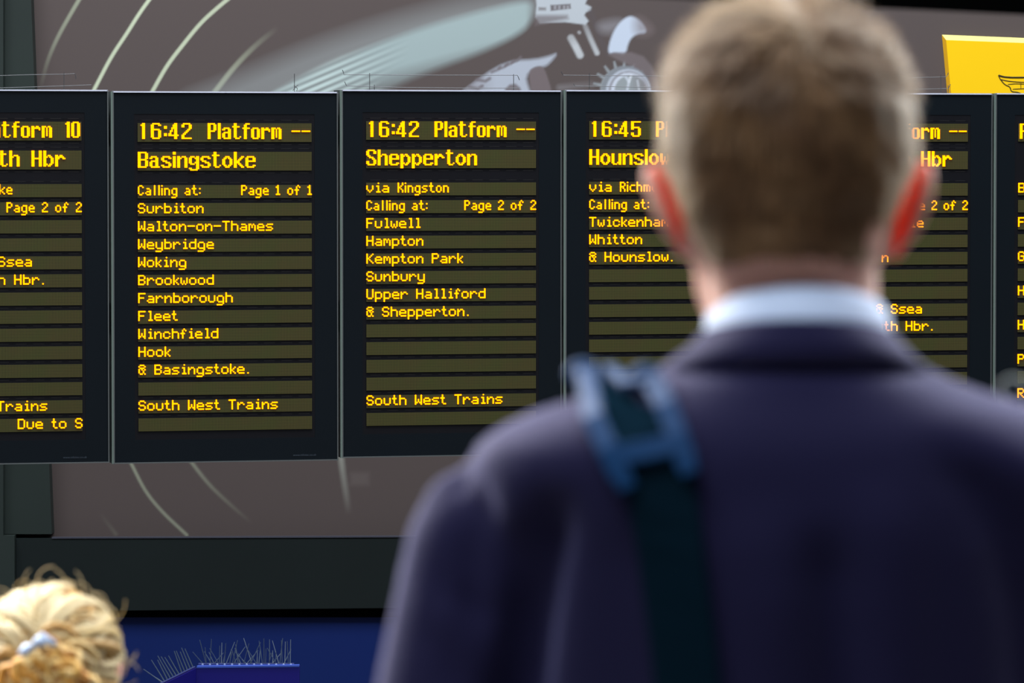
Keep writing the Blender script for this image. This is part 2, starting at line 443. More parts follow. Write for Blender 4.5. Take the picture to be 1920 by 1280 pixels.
# ------------------------------------------------------------------ departure boards
REG = {
'a': ['', '', '.xxx.', '....x', '.xxxx', 'x...x', '.xxxx'], 'b': ['x....', 'x....', 'xxxx.', 'x...x', 'x...x', 'x...x', 'xxxx.'],
'c': ['.....', '', '.xxx.', 'x...x', 'x....', 'x...x', '.xxx.'], 'd': ['....x', '....x', '.xxxx', 'x...x', 'x...x', 'x...x', '.xxxx'],
'e': ['.....', '', '.xxx.', 'x...x', 'xxxxx', 'x....', '.xxxx'], 'f': ['..x.', '.x.x', '.x..', 'xxx.', '.x..', '.x..', '.x..'],
'g': ['.....', '', '.xxx.', 'x...x', 'x...x', 'x...x', '.xxxx', '....x', 'xxxx.'], 'h': ['x....', 'x....', 'xxxx.', 'x...x', 'x...x', 'x...x', 'x...x'],
'i': ['..x.', '....', '.xx.', '..x.', '..x.', '..x.', '.xxx'], 'k': ['x...', 'x...', 'x..x', 'x.x.', 'xx..', 'x.x.', 'x..x'],
'l': ['.xx.', '..x.', '..x.', '..x.', '..x.', '..x.', '.xxx'], 'm': ['.....', '', 'xx.x.', 'x.x.x', 'x.x.x', 'x...x', 'x...x'],
'n': ['.....', '', 'x.xx.', 'xx..x', 'x...x', 'x...x', 'x...x'], 'o': ['.....', '', '.xxx.', 'x...x', 'x...x', 'x...x', '.xxx.'],
'p': ['.....', '', 'xxxx.', 'x...x', 'x...x', 'x...x', 'xxxx.', 'x....', 'x....'], 'r': ['.....', '', 'x.xx.', 'xx..x', 'x....', 'x....', 'x....'],
's': ['.....', '', '.xxxx', 'x....', '.xxx.', '....x', 'xxxx.'], 't': ['.x..', '.x..', 'xxx.', '.x..', '.x..', '.x..', '..xx'],
'u': ['.....', '', 'x...x', 'x...x', 'x...x', 'x...x', '.xxx.'], 'v': ['.....', '', 'x...x', 'x...x', 'x...x', '.x.x.', '..x..'],
'w': ['.....', '', 'x...x', 'x...x', 'x.x.x', 'x.x.x', '.x.x.'], 'y': ['.....', '', 'x...x', 'x...x', 'x...x', 'x...x', '.xxxx', '....x', 'xxxx.'],
'B': ['xxxx.', 'x...x', 'x...x', 'xxxx.', 'x...x', 'x...x', 'xxxx.'], 'D': ['xxxx.', 'x...x', 'x...x', 'x...x', 'x...x', 'x...x', 'xxxx.'],
'F': ['xxxxx', 'x....', 'x....', 'xxxx.', 'x....', 'x....', 'x....'], 'G': ['.xxx.', 'x...x', 'x....', 'x.xxx', 'x...x', 'x...x', '.xxx.'],
'H': ['x...x', 'x...x', 'x...x', 'xxxxx', 'x...x', 'x...x', 'x...x'], 'K': ['x...x', 'x..x.', 'x.x..', 'xx...', 'x.x..', 'x..x.', 'x...x'],
'P': ['xxxx.', 'x...x', 'x...x', 'xxxx.', 'x....', 'x....', 'x....'], 'R': ['xxxx.', 'x...x', 'x...x', 'xxxx.', 'x.x..', 'x..x.', 'x...x'],
'S': ['.xxx.', 'x...x', 'x....', '.xxx.', '....x', 'x...x', '.xxx.'], 'T': ['xxxxx', '..x..', '..x..', '..x..', '..x..', '..x..', '..x..'],
'U': ['x...x', 'x...x', 'x...x', 'x...x', 'x...x', 'x...x', '.xxx.'], 'W': ['x...x', 'x...x', 'x...x', 'x.x.x', 'x.x.x', 'xx.xx', 'x...x'],
'&': ['.xxx.', 'x...x', '.xxx.', 'x.x.x', 'x..x.', 'x..x.', '.xx.x'], '.': ['..', '', '', '', '', '', '.x'], '-': ['.....', '', '', 'xxxxx'],
' ': ['....']}
CMP = {
'C': ['.xx.', 'x..x', 'x...', 'x...', 'x...', 'x..x', '.xx.'], 'a': ['....', '', '.xx.', '...x', '.xxx', 'x..x', '.xxx'],
'l': ['.x', '.x', '.x', '.x', '.x', '.x', '.x'], 'i': ['x', '', 'x', 'x', 'x', 'x', 'x'], 'n': ['....', '', 'xxx.', 'x..x', 'x..x', 'x..x', 'x..x'],
'g': ['....', '', '.xxx', 'x..x', 'x..x', 'x..x', '.xxx', '...x', 'xxx.'], 't': REG['t'], ':': ['.', '', 'x', '', '', 'x'],
'P': ['xxx.', 'x..x', 'x..x', 'xxx.', 'x...', 'x...', 'x...'], 'e': ['....', '', '.xx.', 'x..x', 'xxxx', 'x...', '.xxx'],
'1': ['.x.', 'xx.', '.x.', '.x.', '.x.', '.x.', 'xxx'], '2': ['.xx.', 'x..x', '...x', '..x.', '.x..', 'x...', 'xxxx'],
'o': ['....', '', '.xx.', 'x..x', 'x..x', 'x..x', '.xx.'], 'f': REG['f'], 'K': ['x..x', 'x..x', 'x.x.', 'xx..', 'x.x.', 'x..x', 'x..x'],
's': ['....', '', '.xxx', 'x...', '.xx.', '...x', 'xxx.'], 'R': ['xxx.', 'x..x', 'x..x', 'xxx.', 'x.x.', 'x..x', 'x..x'],
'c': ['....', '', '.xxx', 'x...', 'x...', 'x...', '.xxx'], 'h': ['x...', 'x...', 'xxx.', 'x..x', 'x..x', 'x..x', 'x..x'],
'm': ['.....', '', 'xxxx.', 'x.x.x', 'x.x.x', 'x.x.x', 'x.x.x'], 'k': REG['k'], 'd': ['...x', '...x', '.xxx', 'x..x', 'x..x', 'x..x', '.xxx'], ' ': ['...']}
_b = lambda *r: list(r)
BOWL = ['xx.xx..', 'xxx.xx.'] + ['xx...xx'] * 4 + ['xxx.xx.', 'xx.xx..']
E3 = ['.......', '', '']
BIG = {
'B': ['xxxxxx.'] + ['xx...xx'] * 4 + ['xxxxxx.'] + ['xx...xx'] * 4 + ['xxxxxx.'],
'a': E3 + ['.xxxx..', 'xx..xx.', '....xx.', '.xxxxx.', 'xx..xx.', 'xx..xx.', 'xx..xx.', '.xxxxxx'],
's': E3 + ['.xxxxx.', 'xx...xx', 'xx.....', '.xxx...', '...xxx.', '.....xx', 'xx...xx', '.xxxxx.'],
'i': ['xx', 'xx', ''] + ['xx'] * 8, 'n': E3 + ['xx.xxx.', 'xxx..xx'] + ['xx...xx'] * 6,
'g': E3 + ['.xxx.xx', 'xx..xxx', 'xx...xx', 'xx...xx', 'xx..xxx', '.xxx.xx', '.....xx', '.....xx', 'xx...xx', '.xxxxx.'],
't': ['.xx...', '.xx...', 'xxxxx.'] + ['.xx...'] * 6 + ['.xx..x', '..xxx.'],
'o': E3 + ['..xxx..', '.xx.xx.', 'xx...xx', 'xx...xx', 'xx...xx', 'xx...xx', '.xx.xx.', '..xxx..'],
'k': ['xx.....'] * 3 + ['xx...xx', 'xx..xx.', 'xx.xx..', 'xxxx...', 'xxxx...', 'xx.xx..', 'xx..xx.', 'xx...xx'],
'e': E3 + ['.xxxxx.', 'xx...xx', 'xx...xx', 'xxxxxxx', 'xx.....', 'xx.....', 'xx...xx', '.xxxxx.'],
'S': ['.xxxxx.', 'xx...xx', 'xx...xx', 'xx.....', '.xx....', '..xxx..', '....xx.', '.....xx', 'xx...xx', 'xx...xx', '.xxxxx.'],
'h': ['xx.....'] * 3 + ['xx.xxx.', 'xxx..xx'] + ['xx...xx'] * 6, 'p': E3 + BOWL + ['xx.....'] * 2, 'b': ['xx.....'] * 3 + BOWL,
'r': E3 + ['xx.xx..', 'xxxxxx.', 'xxx..xx'] + ['xx.....'] * 5, 'H': ['xx...xx'] * 5 + ['xxxxxxx'] + ['xx...xx'] * 5,
'u': E3 + ['xx...xx'] * 6 + ['xx..xxx', '.xxx.xx'], 'l': ['xx'] * 11,
'w': E3 + ['xx...xx', 'xx...xx', 'xx.x.xx', 'xx.x.xx', 'xx.x.xx', 'xxxxxxx', '.xx.xx.', '.xx.xx.'], ' ': ['......'],
'P': ['xxxxxx.'] + ['xx...xx'] * 4 + ['xxxxxx.'] + ['xx.....'] * 5, 'm': E3 + ['xxx.xx.'] + ['xx.x.xx'] * 6 + ['xx...xx']}
TOP = {
'1': ['.xx', 'xxx'] + ['.xx'] * 9, '6': ['.xxxxx.', 'xx...xx', 'xx.....', 'xx.....', 'xxxxxx.'] + ['xx...xx'] * 5 + ['.xxxxx.'],
':': ['', '', 'xx', 'xx', '', '', '', 'xx', 'xx'],
'4': ['....xx.', '...xxx.', '...xxx.', '..xxxx.', '..x.xx.', '.xx.xx.', '.x..xx.', 'xx..xx.', 'xxxxxxx', '....xx.', '....xx.'],
'2': ['.xxxxx.', 'xx...xx', 'xx...xx', '.....xx', '....xx.', '...xx..', '..xx...', '.xx....', 'xx.....', 'xx.....', 'xxxxxxx'],
'5': ['xxxxxxx', 'xx.....', 'xx.....', 'xx.....', 'xxxxxx.', 'xx...xx', '.....xx', '.....xx', 'xx...xx', 'xx...xx', '.xxxxx.'],
'P': ['xxxxx.'] + ['xx..xx'] * 4 + ['xxxxx.'] + ['xx....'] * 5, 'l': ['xx'] * 11,
'a': ['......', '', '', '.xxxx.', 'xx..xx', '....xx', '.xxxxx', 'xx..xx', 'xx..xx', 'xx..xx', '.xxxxx'], 't': BIG['t'],
'f': ['..xxx', '.xx..', '.xx..', 'xxxxx'] + ['.xx..'] * 7, 'o': ['......', '', '', '.xxxx.'] + ['xx..xx'] * 6 + ['.xxxx.'],
'r': ['......', '', '', 'xx.xx.', 'xxxxxx', 'xx...x'] + ['xx....'] * 5, 'm': BIG['m'],
'-': ['......', '', '', '', '', 'xxxxxx'], '0': ['.xxxx.'] + ['xx..xx'] * 9 + ['.xxxx.'], ' ': ['.....']}

def dots(font, s, col):
    out = []
    for ch in s:
        g = font[ch]; w = max(len(r) for r in g)
        for r, row in enumerate(g):
            for c, k in enumerate(row):
                if k == 'x': out.append((col + c, r))
        col += w + 1
    return out, col

def time_row(t, right='--'):
    a = []
    cols = {0: 2 if t[0] == '1' else 0, 1: 9, 2: 18, 3: 21, 4: 30}
    for i, ch in enumerate(t): a += dots(TOP, ch, cols[i])[0]
    a += dots(TOP, 'Platform', 48)[0]
    a += dots(TOP, right, 106 if right == '--' else 109)[0]
    return a
def reg(s, c=0): return dots(REG, s, c)[0]
def cmpf(s, c=0): return dots(CMP, s, c)[0]
def cmpr(s):                                         # ranged right in the row
    n = dots(CMP, s, 0)[1] - 1
    return cmpf(s, 120 - n)
def via(s):
    d, c = dots(REG, 'via ', 0); return d + dots(CMP, s, c)[0]

PX, PZ = .00546, .00534                              # LED pitch
BW, BH, BD = .848, 1.372, .14                        # one board
SX, SW = .0930, 120 * .00546                         # first LED column, row width
ROWZ = [.1161, .2220] + [.345 + .0662 * i for i in range(14)]
ROWH = [13 * PZ] * 2 + [9 * PZ] * 14
TH = R(14.5)                                         # the row of boards runs away to the right
_p = at(847, 520, 18.0)
O_U = Vector((math.cos(TH), math.sin(TH), 0)); O_P = Vector((_p.x, _p.y, 0))

M_alu = mat('brushed_aluminium', srgb(150, 158, 160), .38, .5, metal=.85)
M_lip = mat('bright_aluminium_edge', srgb(158, 162, 178), .4, .4)
M_lit_side = mat('lit_case_side', srgb(112, 128, 122), .45, .4)  # this grey stands for the left case side catching light
M_bezel = mat('navy_black_bezel', srgb(10, 20, 28), .5, .2, var=.05, var_scale=3)
M_panel = mat('black_display_panel', srgb(19, 20, 26), .5, .2, var=.1, var_scale=6)
M_clip = mat('grey_module_clip', srgb(36, 36, 40), .5, .3)
M_small = mat('grey_print', srgb(66, 76, 88), .6, .2)
M_arm = mat('dark_steel', srgb(45, 48, 50), .5, .4, metal=.5)
def led_strip_mat():
    m = mat('unlit_led_matrix', srgb(70, 68, 38), .55, .3); nt = m.node_tree; n = nt.nodes; l = nt.links
    tc = n.new('ShaderNodeTexCoord'); sp = n.new('ShaderNodeSeparateXYZ'); l.new(tc.outputs['Object'], sp.inputs[0])
    def wave(sock, p):
        a = n.new('ShaderNodeMath'); a.operation = 'MULTIPLY'; a.inputs[1].default_value = 2 * math.pi / p; l.new(sock, a.inputs[0])
        c = n.new('ShaderNodeMath'); c.operation = 'COSINE'; l.new(a.outputs[0], c.inputs[0]); return c
    cx, cz = wave(sp.outputs['X'], PX), wave(sp.outputs['Z'], PZ)
    ad = n.new('ShaderNodeMath'); ad.operation = 'ADD'; l.new(cx.outputs[0], ad.inputs[0]); l.new(cz.outputs[0], ad.inputs[1])
    mr = n.new('ShaderNodeMapRange'); mr.inputs[1].default_value = 1.4; mr.inputs[2].default_value = -1.2; l.new(ad.outputs[0], mr.inputs[0])
    no = n.new('ShaderNodeTexNoise'); no.inputs['Scale'].default_value = 9; l.new(tc.outputs['Object'], no.inputs['Vector'])
    r1 = n.new('ShaderNodeValToRGB'); r1.color_ramp.elements[0].position = .35; r1.color_ramp.elements[1].position = .65
    r1.color_ramp.elements[0].color = srgb(84, 87, 42); r1.color_ramp.elements[1].color = srgb(90, 83, 44)
    l.new(no.outputs[0], r1.inputs[0])
    mx = n.new('ShaderNodeMixRGB'); mx.inputs[1].default_value = srgb(38, 40, 20); l.new(r1.outputs[0], mx.inputs[2]); l.new(mr.outputs[0], mx.inputs[0])
    l.new(mx.outputs[0], n['Principled BSDF'].inputs['Base Color'])
    return m
M_strip = led_strip_mat()
M_lit = bpy.data.materials.new('lit_amber_led'); M_lit.use_nodes = True
nt = M_lit.node_tree; nt.nodes.clear()
em = nt.nodes.new('ShaderNodeEmission'); em.inputs[0].default_value = (1.0, .275, .0, 1); em.inputs[1].default_value = 3.8
oo = nt.nodes.new('ShaderNodeOutputMaterial'); nt.links.new(em.outputs[0], oo.inputs[0])

def strip_mesh(h, nm):
    b = MB(); b.box((0, -.003, -h), (SW, 0, 0)); return b.mesh(nm, M_strip)
ME_BIG, ME_SMALL = strip_mesh(ROWH[0], 'led_row'), strip_mesh(ROWH[2], 'led_row')
def lit_mesh(dd):
    b = MB(); r0, r1, n = .55, .40, 8                  # little domed LEDs standing on the strip
    for c, r in dd:
        cx, cz = (c + .5) * PX, -(r + .5) * PZ; vs = []
        for rr, y in ((r0, -.003), (r0, -.0050), (r1, -.0066)):
            for k in range(n):
                a = 2 * math.pi * (k + .5) / n; vs.append((cx + rr * PX * math.cos(a), y, cz + rr * PZ * math.sin(a)))
        fs = []
        for q in (0, 1):
            for k in range(n): fs.append((q * n + k, q * n + (k + 1) % n, (q + 1) * n + (k + 1) % n, (q + 1) * n + k))
        fs.append(tuple(2 * n + k for k in range(n)))
        b.add(vs, fs)
    return b.mesh('lit_lettering', M_lit)
def text_mesh(s, size, m):
    cu = bpy.data.curves.new('t', 'FONT'); cu.body = s; cu.size = size; cu.extrude = .0004
    o = bpy.data.objects.new('t', cu); COL.objects.link(o); dg = bpy.context.evaluated_depsgraph_get()
    me = bpy.data.meshes.new_from_object(o.evaluated_get(dg)); bpy.data.objects.remove(o); me.materials.clear(); me.materials.append(m)
    return me
ME_URL = text_mesh('www.infotec.co.uk', .0117, M_small)

# shared board meshes: x along the board, y into it, z down from the top edge
b = MB(); b.box((0, .006, -BH), (BW, BD, 0)); lw = .004
for a_, c_ in (((0, 0, -BH), (lw, .006, 0)), ((BW - lw, 0, -BH), (BW, .006, 0)), ((lw, 0, -BH), (BW - lw, .006, -BH + lw))): b.box(a_, c_)
b.box((-.0065, 0, -BH), (.0005, .012, 0), 1)  # added front strip in place of the lit left side of the case
ME_CASE = b.mesh('case', [M_alu, M_lit_side])
b = MB(); b.add([(0, -.001, -.0045), (BW, -.001, -.0045), (BW, -.001, -.0035), (0, -.001, -.0035), (0, .010, .001), (BW, .010, .001), (0, .010, -.0045), (BW, .010, -.0045)],
                [(0, 1, 2, 3), (3, 2, 5, 4), (4, 5, 7, 6), (6, 7, 1, 0), (0, 3, 4, 6), (1, 7, 5, 2)])
ME_LIP = b.mesh('top_edge', M_lip)
wx0, wx1, wz0, wz1 = .080, BW - .088, -.083, -1.285
b = MB(); q = lw
b.box((q, .0034, -BH + q), (wx0, .006, -q)); b.box((wx1, .0034, -BH + q), (BW - q, .006, -q)); b.box((wx0, .0034, wz0), (wx1, .006, -q)); b.box((wx0, .0034, -BH + q), (wx1, .006, wz1))
ME_BEZEL = b.mesh('bezel', M_bezel)
b = MB(); b.box((wx0, .0045, wz1), (wx1, .0062, wz0)); ME_PANEL = b.mesh('display_panel', M_panel)
def rail_mat():
    m = mat('dashed_module_rail', srgb(19, 20, 26), .5, .2); nt = m.node_tree; n = nt.nodes; l = nt.links
    tc = n.new('ShaderNodeTexCoord'); sp = n.new('ShaderNodeSeparateXYZ'); l.new(tc.outputs['Object'], sp.inputs[0])
    a = n.new('ShaderNodeMath'); a.operation = 'MULTIPLY'; a.inputs[1].default_value = 1 / .0655; l.new(sp.outputs['X'], a.inputs[0])
    f = n.new('ShaderNodeMath'); f.operation = 'FRACT'; l.new(a.outputs[0], f.inputs[0])
    c = n.new('ShaderNodeMath'); c.operation = 'COMPARE'; c.inputs[1].default_value = .55; c.inputs[2].default_value = .31; l.new(f.outputs[0], c.inputs[0])
    mx = n.new('ShaderNodeMixRGB'); mx.inputs[1].default_value = srgb(19, 20, 26); mx.inputs[2].default_value = srgb(44, 44, 46)
    l.new(c.outputs[0], mx.inputs[0]); l.new(mx.outputs[0], n['Principled BSDF'].inputs['Base Color']); return m
b = MB(); b.box((0, -.0003, -.0022), (SW, .0003, 0)); ME_RAIL = b.mesh('module_rail', rail_mat())
RAILZ = [.104, .194, .209, .299] + [ROWZ[2 + i] - .0105 for i in range(14)]

SWT = 'South West Trains'
def std(t, right, dest, lines, foot=True, extra=None):
    rows = {0: time_row(t, right), 1: dest}
    rows.update({i + 2: l for i, l in enumerate(lines) if l})
    if foot: rows[14] = reg(SWT)
    if extra: rows.update(extra)
    return rows
BIGT = lambda s, c=0: dots(BIG, s, c)[0]
boards = [
 (-2.148, 1.955, dict(std('16:42', '10', BIGT('Portsmouth Hbr', 1), [via('Basingstoke') if False else reg('via ') + cmpf('ke', 64), cmpr('Page 2 of 2'), None, None, reg('& Ssea', 52), reg('& Portsmouth Hbr.')], True, {15: reg('Due to S', 76), 0: dots(TOP, 'Platform', 49)[0] + dots(TOP, '10', 109)[0]})),
  'leftmost departure board, cut by the frame edge, showing platform 10'),
 (-1.284, 1.9505, std('16:42', '--', BIGT('Basingstoke'), [cmpf('Calling at:') + cmpr('Page 1 of 1')] + [reg(s) for s in ('Surbiton', 'Walton-on-Thames', 'Weybridge', 'Woking', 'Brookwood', 'Farnborough', 'Fleet', 'Winchfield', 'Hook', '& Basingstoke.')]),
  'departure board for the 16:42 train to Basingstoke with ten stops in amber'),
 (-.421, 1.959, std('16:42', '--', BIGT('Shepperton'), [via('Kingston'), cmpf('Calling at:') + cmpr('Page 2 of 2')] + [reg(s) for s in ('Fulwell', 'Hampton', 'Kempton Park', 'Sunbury', 'Upper Halliford', '& Shepperton.')]),
  'departure board for the 16:42 train to Shepperton via Kingston'),
 (.442, 1.961, std('16:45', '--', BIGT('Hounslow'), [via('Richmond'), cmpf('Calling at:')] + [reg(s) for s in ('Twickenham', 'Whitton', '& Hounslow.')]),
  'departure board for the 16:45 train to Hounslow, half hidden by the man'),
 (1.3005, 1.954, std('16:45', '--', BIGT('Portsmouth Hbr'), [None, cmpf('Calling at:') + cmpr('Page 2 of 2'), reg('le', 77), None, reg('n', 56), None, None, reg('& Ssea', 52), reg('& Portsmouth Hbr.')]),
  'departure board reading Hbr, mostly behind the head and right shoulder of the man'),
 (2.162, 1.955, {0: dots(TOP, 'P', 1)[0], 2: reg('Ba'), 4: reg('Fa'), 6: reg('Go'), 8: reg('Ha'), 10: reg('Ha'), 12: reg('Po'), 14: reg('Ri')},
  'rightmost departure board, a sliver at the frame edge listing station initials')]
b = MB(); b.box((-3.4, BD, -.20), (4.2, BD + .12, -.08)); b.box((-3.4, BD, -.90), (4.2, BD + .12, -.78))
o = structure(b.build('beam_rail', M_arm)); o.location = (O_P.x, O_P.y, 1.95); o.rotation_euler = (0, 0, TH)
for bi, (u, zt, rows, lab) in enumerate(boards):
    base = O_P + O_U * u; base.z = zt - BH
    rt = tag(empty('departure_board', base, TH), lab, 'departure board', 'departure boards hung in a row')
    up = (0, 0, BH)
    link('case', ME_CASE, rt, up); link('top_edge', ME_LIP, rt, up); link('bezel', ME_BEZEL, rt, up)
    pn = link('display_panel', ME_PANEL, rt, up)
    if bi != 5:
        for zz in RAILZ: link('module_rail', ME_RAIL, rt, (SX, .0043, BH - zz))
    link('maker_print', ME_URL, rt, (BW - .172, .0030, .018)).rotation_euler = (R(90), 0, 0)
    for ri in range(16):
        if bi == 5 and ri == 1: continue
        st = link('led_row', ME_BIG if ri < 2 else ME_SMALL, rt, (SX, .0042, BH - ROWZ[ri]))
        if ri in rows and rows[ri]: link('lit_lettering', lit_mesh(rows[ri]), st)

# ------------------------------------------------------------------ bird wires on top of the boards
M_wire = mat('thin_grey_wire', srgb(96, 97, 100), .5, .4, metal=.6)
def bird_wire(ub, zt, posts, lines, label):
    root = tag(empty('bird_wire', O_P + O_U * ub + Vector((0, 0, zt)), TH), label, 'bird wire', 'bird wires on the boards')
    # positions measured on the photo, carried to the plane of the boards
    def loc(x, y):
        d = at(x, y, 1.0) - Vector((0, 0, CAM_Z)); N = Vector((math.sin(TH), -math.cos(TH), 0)); Q = O_P - Vector((0, 0, 0)) + (-N) * .05
        t = N.dot(Q) / N.dot(d); p = Vector((0, 0, CAM_Z)) + d * t
        return Vector(((p - root.location).dot(O_U), .05, p.z - root.location.z))
    for (x, y0, y1) in posts:
        a, c = loc(x, y0), loc(x, y1); c.z = 0.001
        m = MB(); m.tube([c, a], .0013, 6); m.build('post', M_wire, root)
    for pts in lines:
        m = MB(); m.tube([loc(x, y) for x, y in pts], .0013, 6); m.build('wire', M_wire, root)
bird_wire(-2.148, 1.955, [(120, 136, 168)], [[(-40, 143), (60, 140), (120, 139), (140, 138), (142, 142), (142, 148)], [(-40, 166), (60, 163), (120, 161), (171, 159)]], 'bent wire rail on top of the leftmost departure board')
bird_wire(-1.284, 1.9505, [(552, 138, 172)], [[(549, 170), (554, 163), (559, 159)], [(551, 160), (558, 166), (556, 171)]], 'lone wire stub on top of the Basingstoke board')
bird_wire(-.421, 1.959, [(693, 137, 168), (963, 139, 168), (702, 159, 168)], [[(642, 131), (644, 136), (645, 140), (780, 141), (900, 141), (970, 141), (972, 145), (974, 150)], [(646, 153), (648, 157), (650, 161), (760, 164), (870, 165), (972, 165)]], 'hooked double wire rail on top of the Shepperton board')
bird_wire(.442, 1.961, [(1105, 137, 168)], [[(1052, 134), (1054, 138), (1056, 141), (1180, 142), (1350, 143), (1450, 143)], [(1075, 157), (1078, 161), (1180, 163), (1300, 164), (1440, 165)]], 'hooked double wire rail on top of the Hounslow board')
bird_wire(1.3005, 1.954, [(1764, 140, 174), (1778, 160, 174)], [[(1480, 148), (1700, 146), (1774, 144), (1777, 140), (1778, 136)], [(1480, 170), (1690, 168), (1778, 166), (1780, 163), (1782, 158)]], 'double wire rail ending beside the yellow panel, right of the man')

# ------------------------------------------------------------------ blue sign box with bird spikes
YB = 16.6
M_box = mat('deep_blue_sign', srgb(26, 24, 128), .4, .4)
M_edge = mat('bright_blue_edge', srgb(60, 90, 190), .4, .4)
c0 = at(368, 1252, YB); c1 = at(561, 1248, YB); zt = c0.z
bx = tag(empty('blue_sign_box', (c0.x, YB, -4.0)), 'dark blue sign box at the bottom edge topped by clear bird spikes', 'sign')
b = MB(); L = c1.x - c0.x; hz = zt + 4.0
b.prism([(0, 0), (L, 0), (L, hz + .004), (0, hz)], 0, .06); b.build('sign_panel', M_box, bx, fix=True)
wv = Vector((at(312, 1280, 16.13).x - c0.x, 16.13 - YB, 0)); wd = wv * 1.5; pn_ = Vector((wd.y, -wd.x, 0)).normalized() * .012
if pn_.x > 0: pn_ = -pn_
b = MB(); q4 = [Vector((0, 0, 0)), wd, wd + pn_, pn_]
b.add(q4 + [v + Vector((0, 0, hz)) for v in q4], [(0, 1, 2, 3), (4, 7, 6, 5), (0, 4, 5, 1), (1, 5, 6, 2), (2, 6, 7, 3), (3, 7, 4, 0)]); b.build('side_wing', M_box, bx, fix=True)
b = MB(); b.prism([(0.002, hz), (L, hz + .004), (L, hz + .010), (.002, hz + .006)], -.003, .03); b.build('top_trim', M_edge, bx, fix=True)
M_spike = mat('clear_plastic_spike', srgb(112, 130, 150), .3, .4, translucent=.4, tcol=srgb(120, 140, 160))
sp = tag(empty('bird_spike_strip', (c0.x, YB, zt)), 'strip of clear plastic bird spikes along the blue sign box', 'bird spikes')
b = MB(); b.box((.005, .03, .003), (L - .02, .055, .012)); b.tube([Vector((0, 0, .004)) + pn_ * .5, wv * 1.4 + Vector((0, 0, .004)) + pn_ * .5], .003, 6); b.build('base_strip', mat('blue_tinted_plastic', srgb(60, 72, 130), .4, .3), sp)
for k in range(46):
    f = (k + .5) / 46; x = .02 + f * (L - .05) + random.uniform(-.006, .006); h = random.uniform(.035, .090)
    lean = random.choice((-1, 1)) * random.uniform(.004, .042) if random.random() < .75 else random.uniform(-.004, .004)
    m = MB(); m.tube([(x, .042, .010), (x + lean, .042 + random.uniform(-.02, .03), .010 + h)], [.0018, .0011], 5); m.build('spike', M_spike, sp)
for k in range(11):
    f = .06 + k / 10 * .95; q = wv * f + pn_ * .5 + Vector((0, 0, .006)); h = random.uniform(.062, .078)
    m = MB(); m.tube([q, q + Vector((-.022 - .018 * f + random.uniform(-.006, .006), 0, h))], [.0022, .0014], 5); m.build('spike', M_spike, sp)
for k in range(2):
    q = wv * (1.02 + .02 * k) + pn_ * .5; m = MB(); m.tube([q, q + Vector((-.055 - .012 * k, 0, .036 + .012 * k))], [.002, .0014], 5); m.build('spike', M_spike, sp)
b = MB()
for k in range(13):
    x = .02 + k * (L - .05) / 12; b.ell((x, .028, .009), (.004, .003, .004), seg=8, rings=6)
b.build('fixing_studs', mat('pale_fixing', srgb(150, 165, 200), .4, .4), sp)

# ------------------------------------------------------------------ dark overhead beam, nearer than the poster, top right
bm_ = MB(); A = at(1590, -11, 5.0); Bq = at(1960, 8, 5.32)
d_ = (Bq - A); d_.z = 0; d_.normalize()
A2 = A - d_ * .02; B2 = Bq + d_ * 6.0; nrm_ = Vector((d_.y, -d_.x, 0)); 
if nrm_.y < 0: nrm_ = -nrm_
zb = at(1775, -14, (A.y + Bq.y) / 2).z
vs = []
for p, z in ((A2, A.z), (B2, Bq.z)):
    for off in (Vector((0, 0, 0)), nrm_ * .35): vs.append(Vector((p.x, p.y, zb)) + off)
vs = vs + [v + Vector((0, 0, .6)) for v in vs]
bm_.add(vs, [(0, 2, 3, 1), (4, 5, 7, 6), (0, 4, 6, 2), (1, 3, 7, 5), (0, 1, 5, 4), (2, 6, 7, 3)])
structure(bm_.build('beam_overhead', M_black, fix=True))

# ------------------------------------------------------------------ the man (seen from behind)
MX, MY = (1487 - 960) / 3000.0, 3.0
def lx(px): return (px - 1487) / 3000.0
def lz(py): return at(1487, py, MY).z
M_skin = mat('fair_skin', srgb(216, 164, 148), .5, .35, var=.06, var_scale=30)
M_skin.node_tree.nodes['Principled BSDF'].inputs['Subsurface Weight'].default_value = .15
M_skin.node_tree.nodes['Principled BSDF'].inputs['Subsurface Radius'].default_value = (.012, .004, .002)
M_ear = mat('backlit_ear_red', srgb(210, 62, 50), .5, .3, translucent=.9, tcol=(1.0, .17, .10, 1))  # red of light shining through the ear, put into the colours
M_eye = mat('eye_white', srgb(230, 228, 222), .2, .5); M_lip2 = mat('lips', srgb(170, 95, 88), .5, .3)

man = tag(empty('person', (MX, MY, 0)), 'man from behind in dark navy jacket with pale blue collar and short brown hair', 'person')
b = MB()
HC = lx(1477)
b.ell((HC, .005, 1.712), (.075, .092, .086))                      # cranium
b.ell((HC, .022, 1.668), (.067, .078, .075))
b.ell((HC, -.030, 1.668), (.062, .052, .060))                     # occiput
b.ell((HC - .001, .045, 1.630), (.0565, .050, .062))                      # jaw
b.ell((HC, .080, 1.585), (.026, .022, .018))                      # chin
b.ell((HC, .088, 1.700), (.055, .022, .018))                      # brow
b.cap((HC, .092, 1.690), .008, (HC, .118, 1.655), .011)           # nose
for s in (-1, 1):
    b.ell((HC + s * .012, .108, 1.651), (.008, .010, .007))
    b.ell((HC + s * .040, .070, 1.650), (.022, .024, .022))       # cheeks
b.ell((HC, .098, 1.622), (.024, .010, .006)); b.ell((HC, .097, 1.614), (.021, .010, .007))   # lips
b.tube([(lx(1482), -.014, 1.66), (lx(1485), -.022, 1.58), (0, -.025, 1.50)], [.053, .053, .060], 20)   # neck
b.tube([(HC, .01, 1.64), (0, 0, 1.56), (0, -.02, 1.50)], [.052, .053, .060], 20)
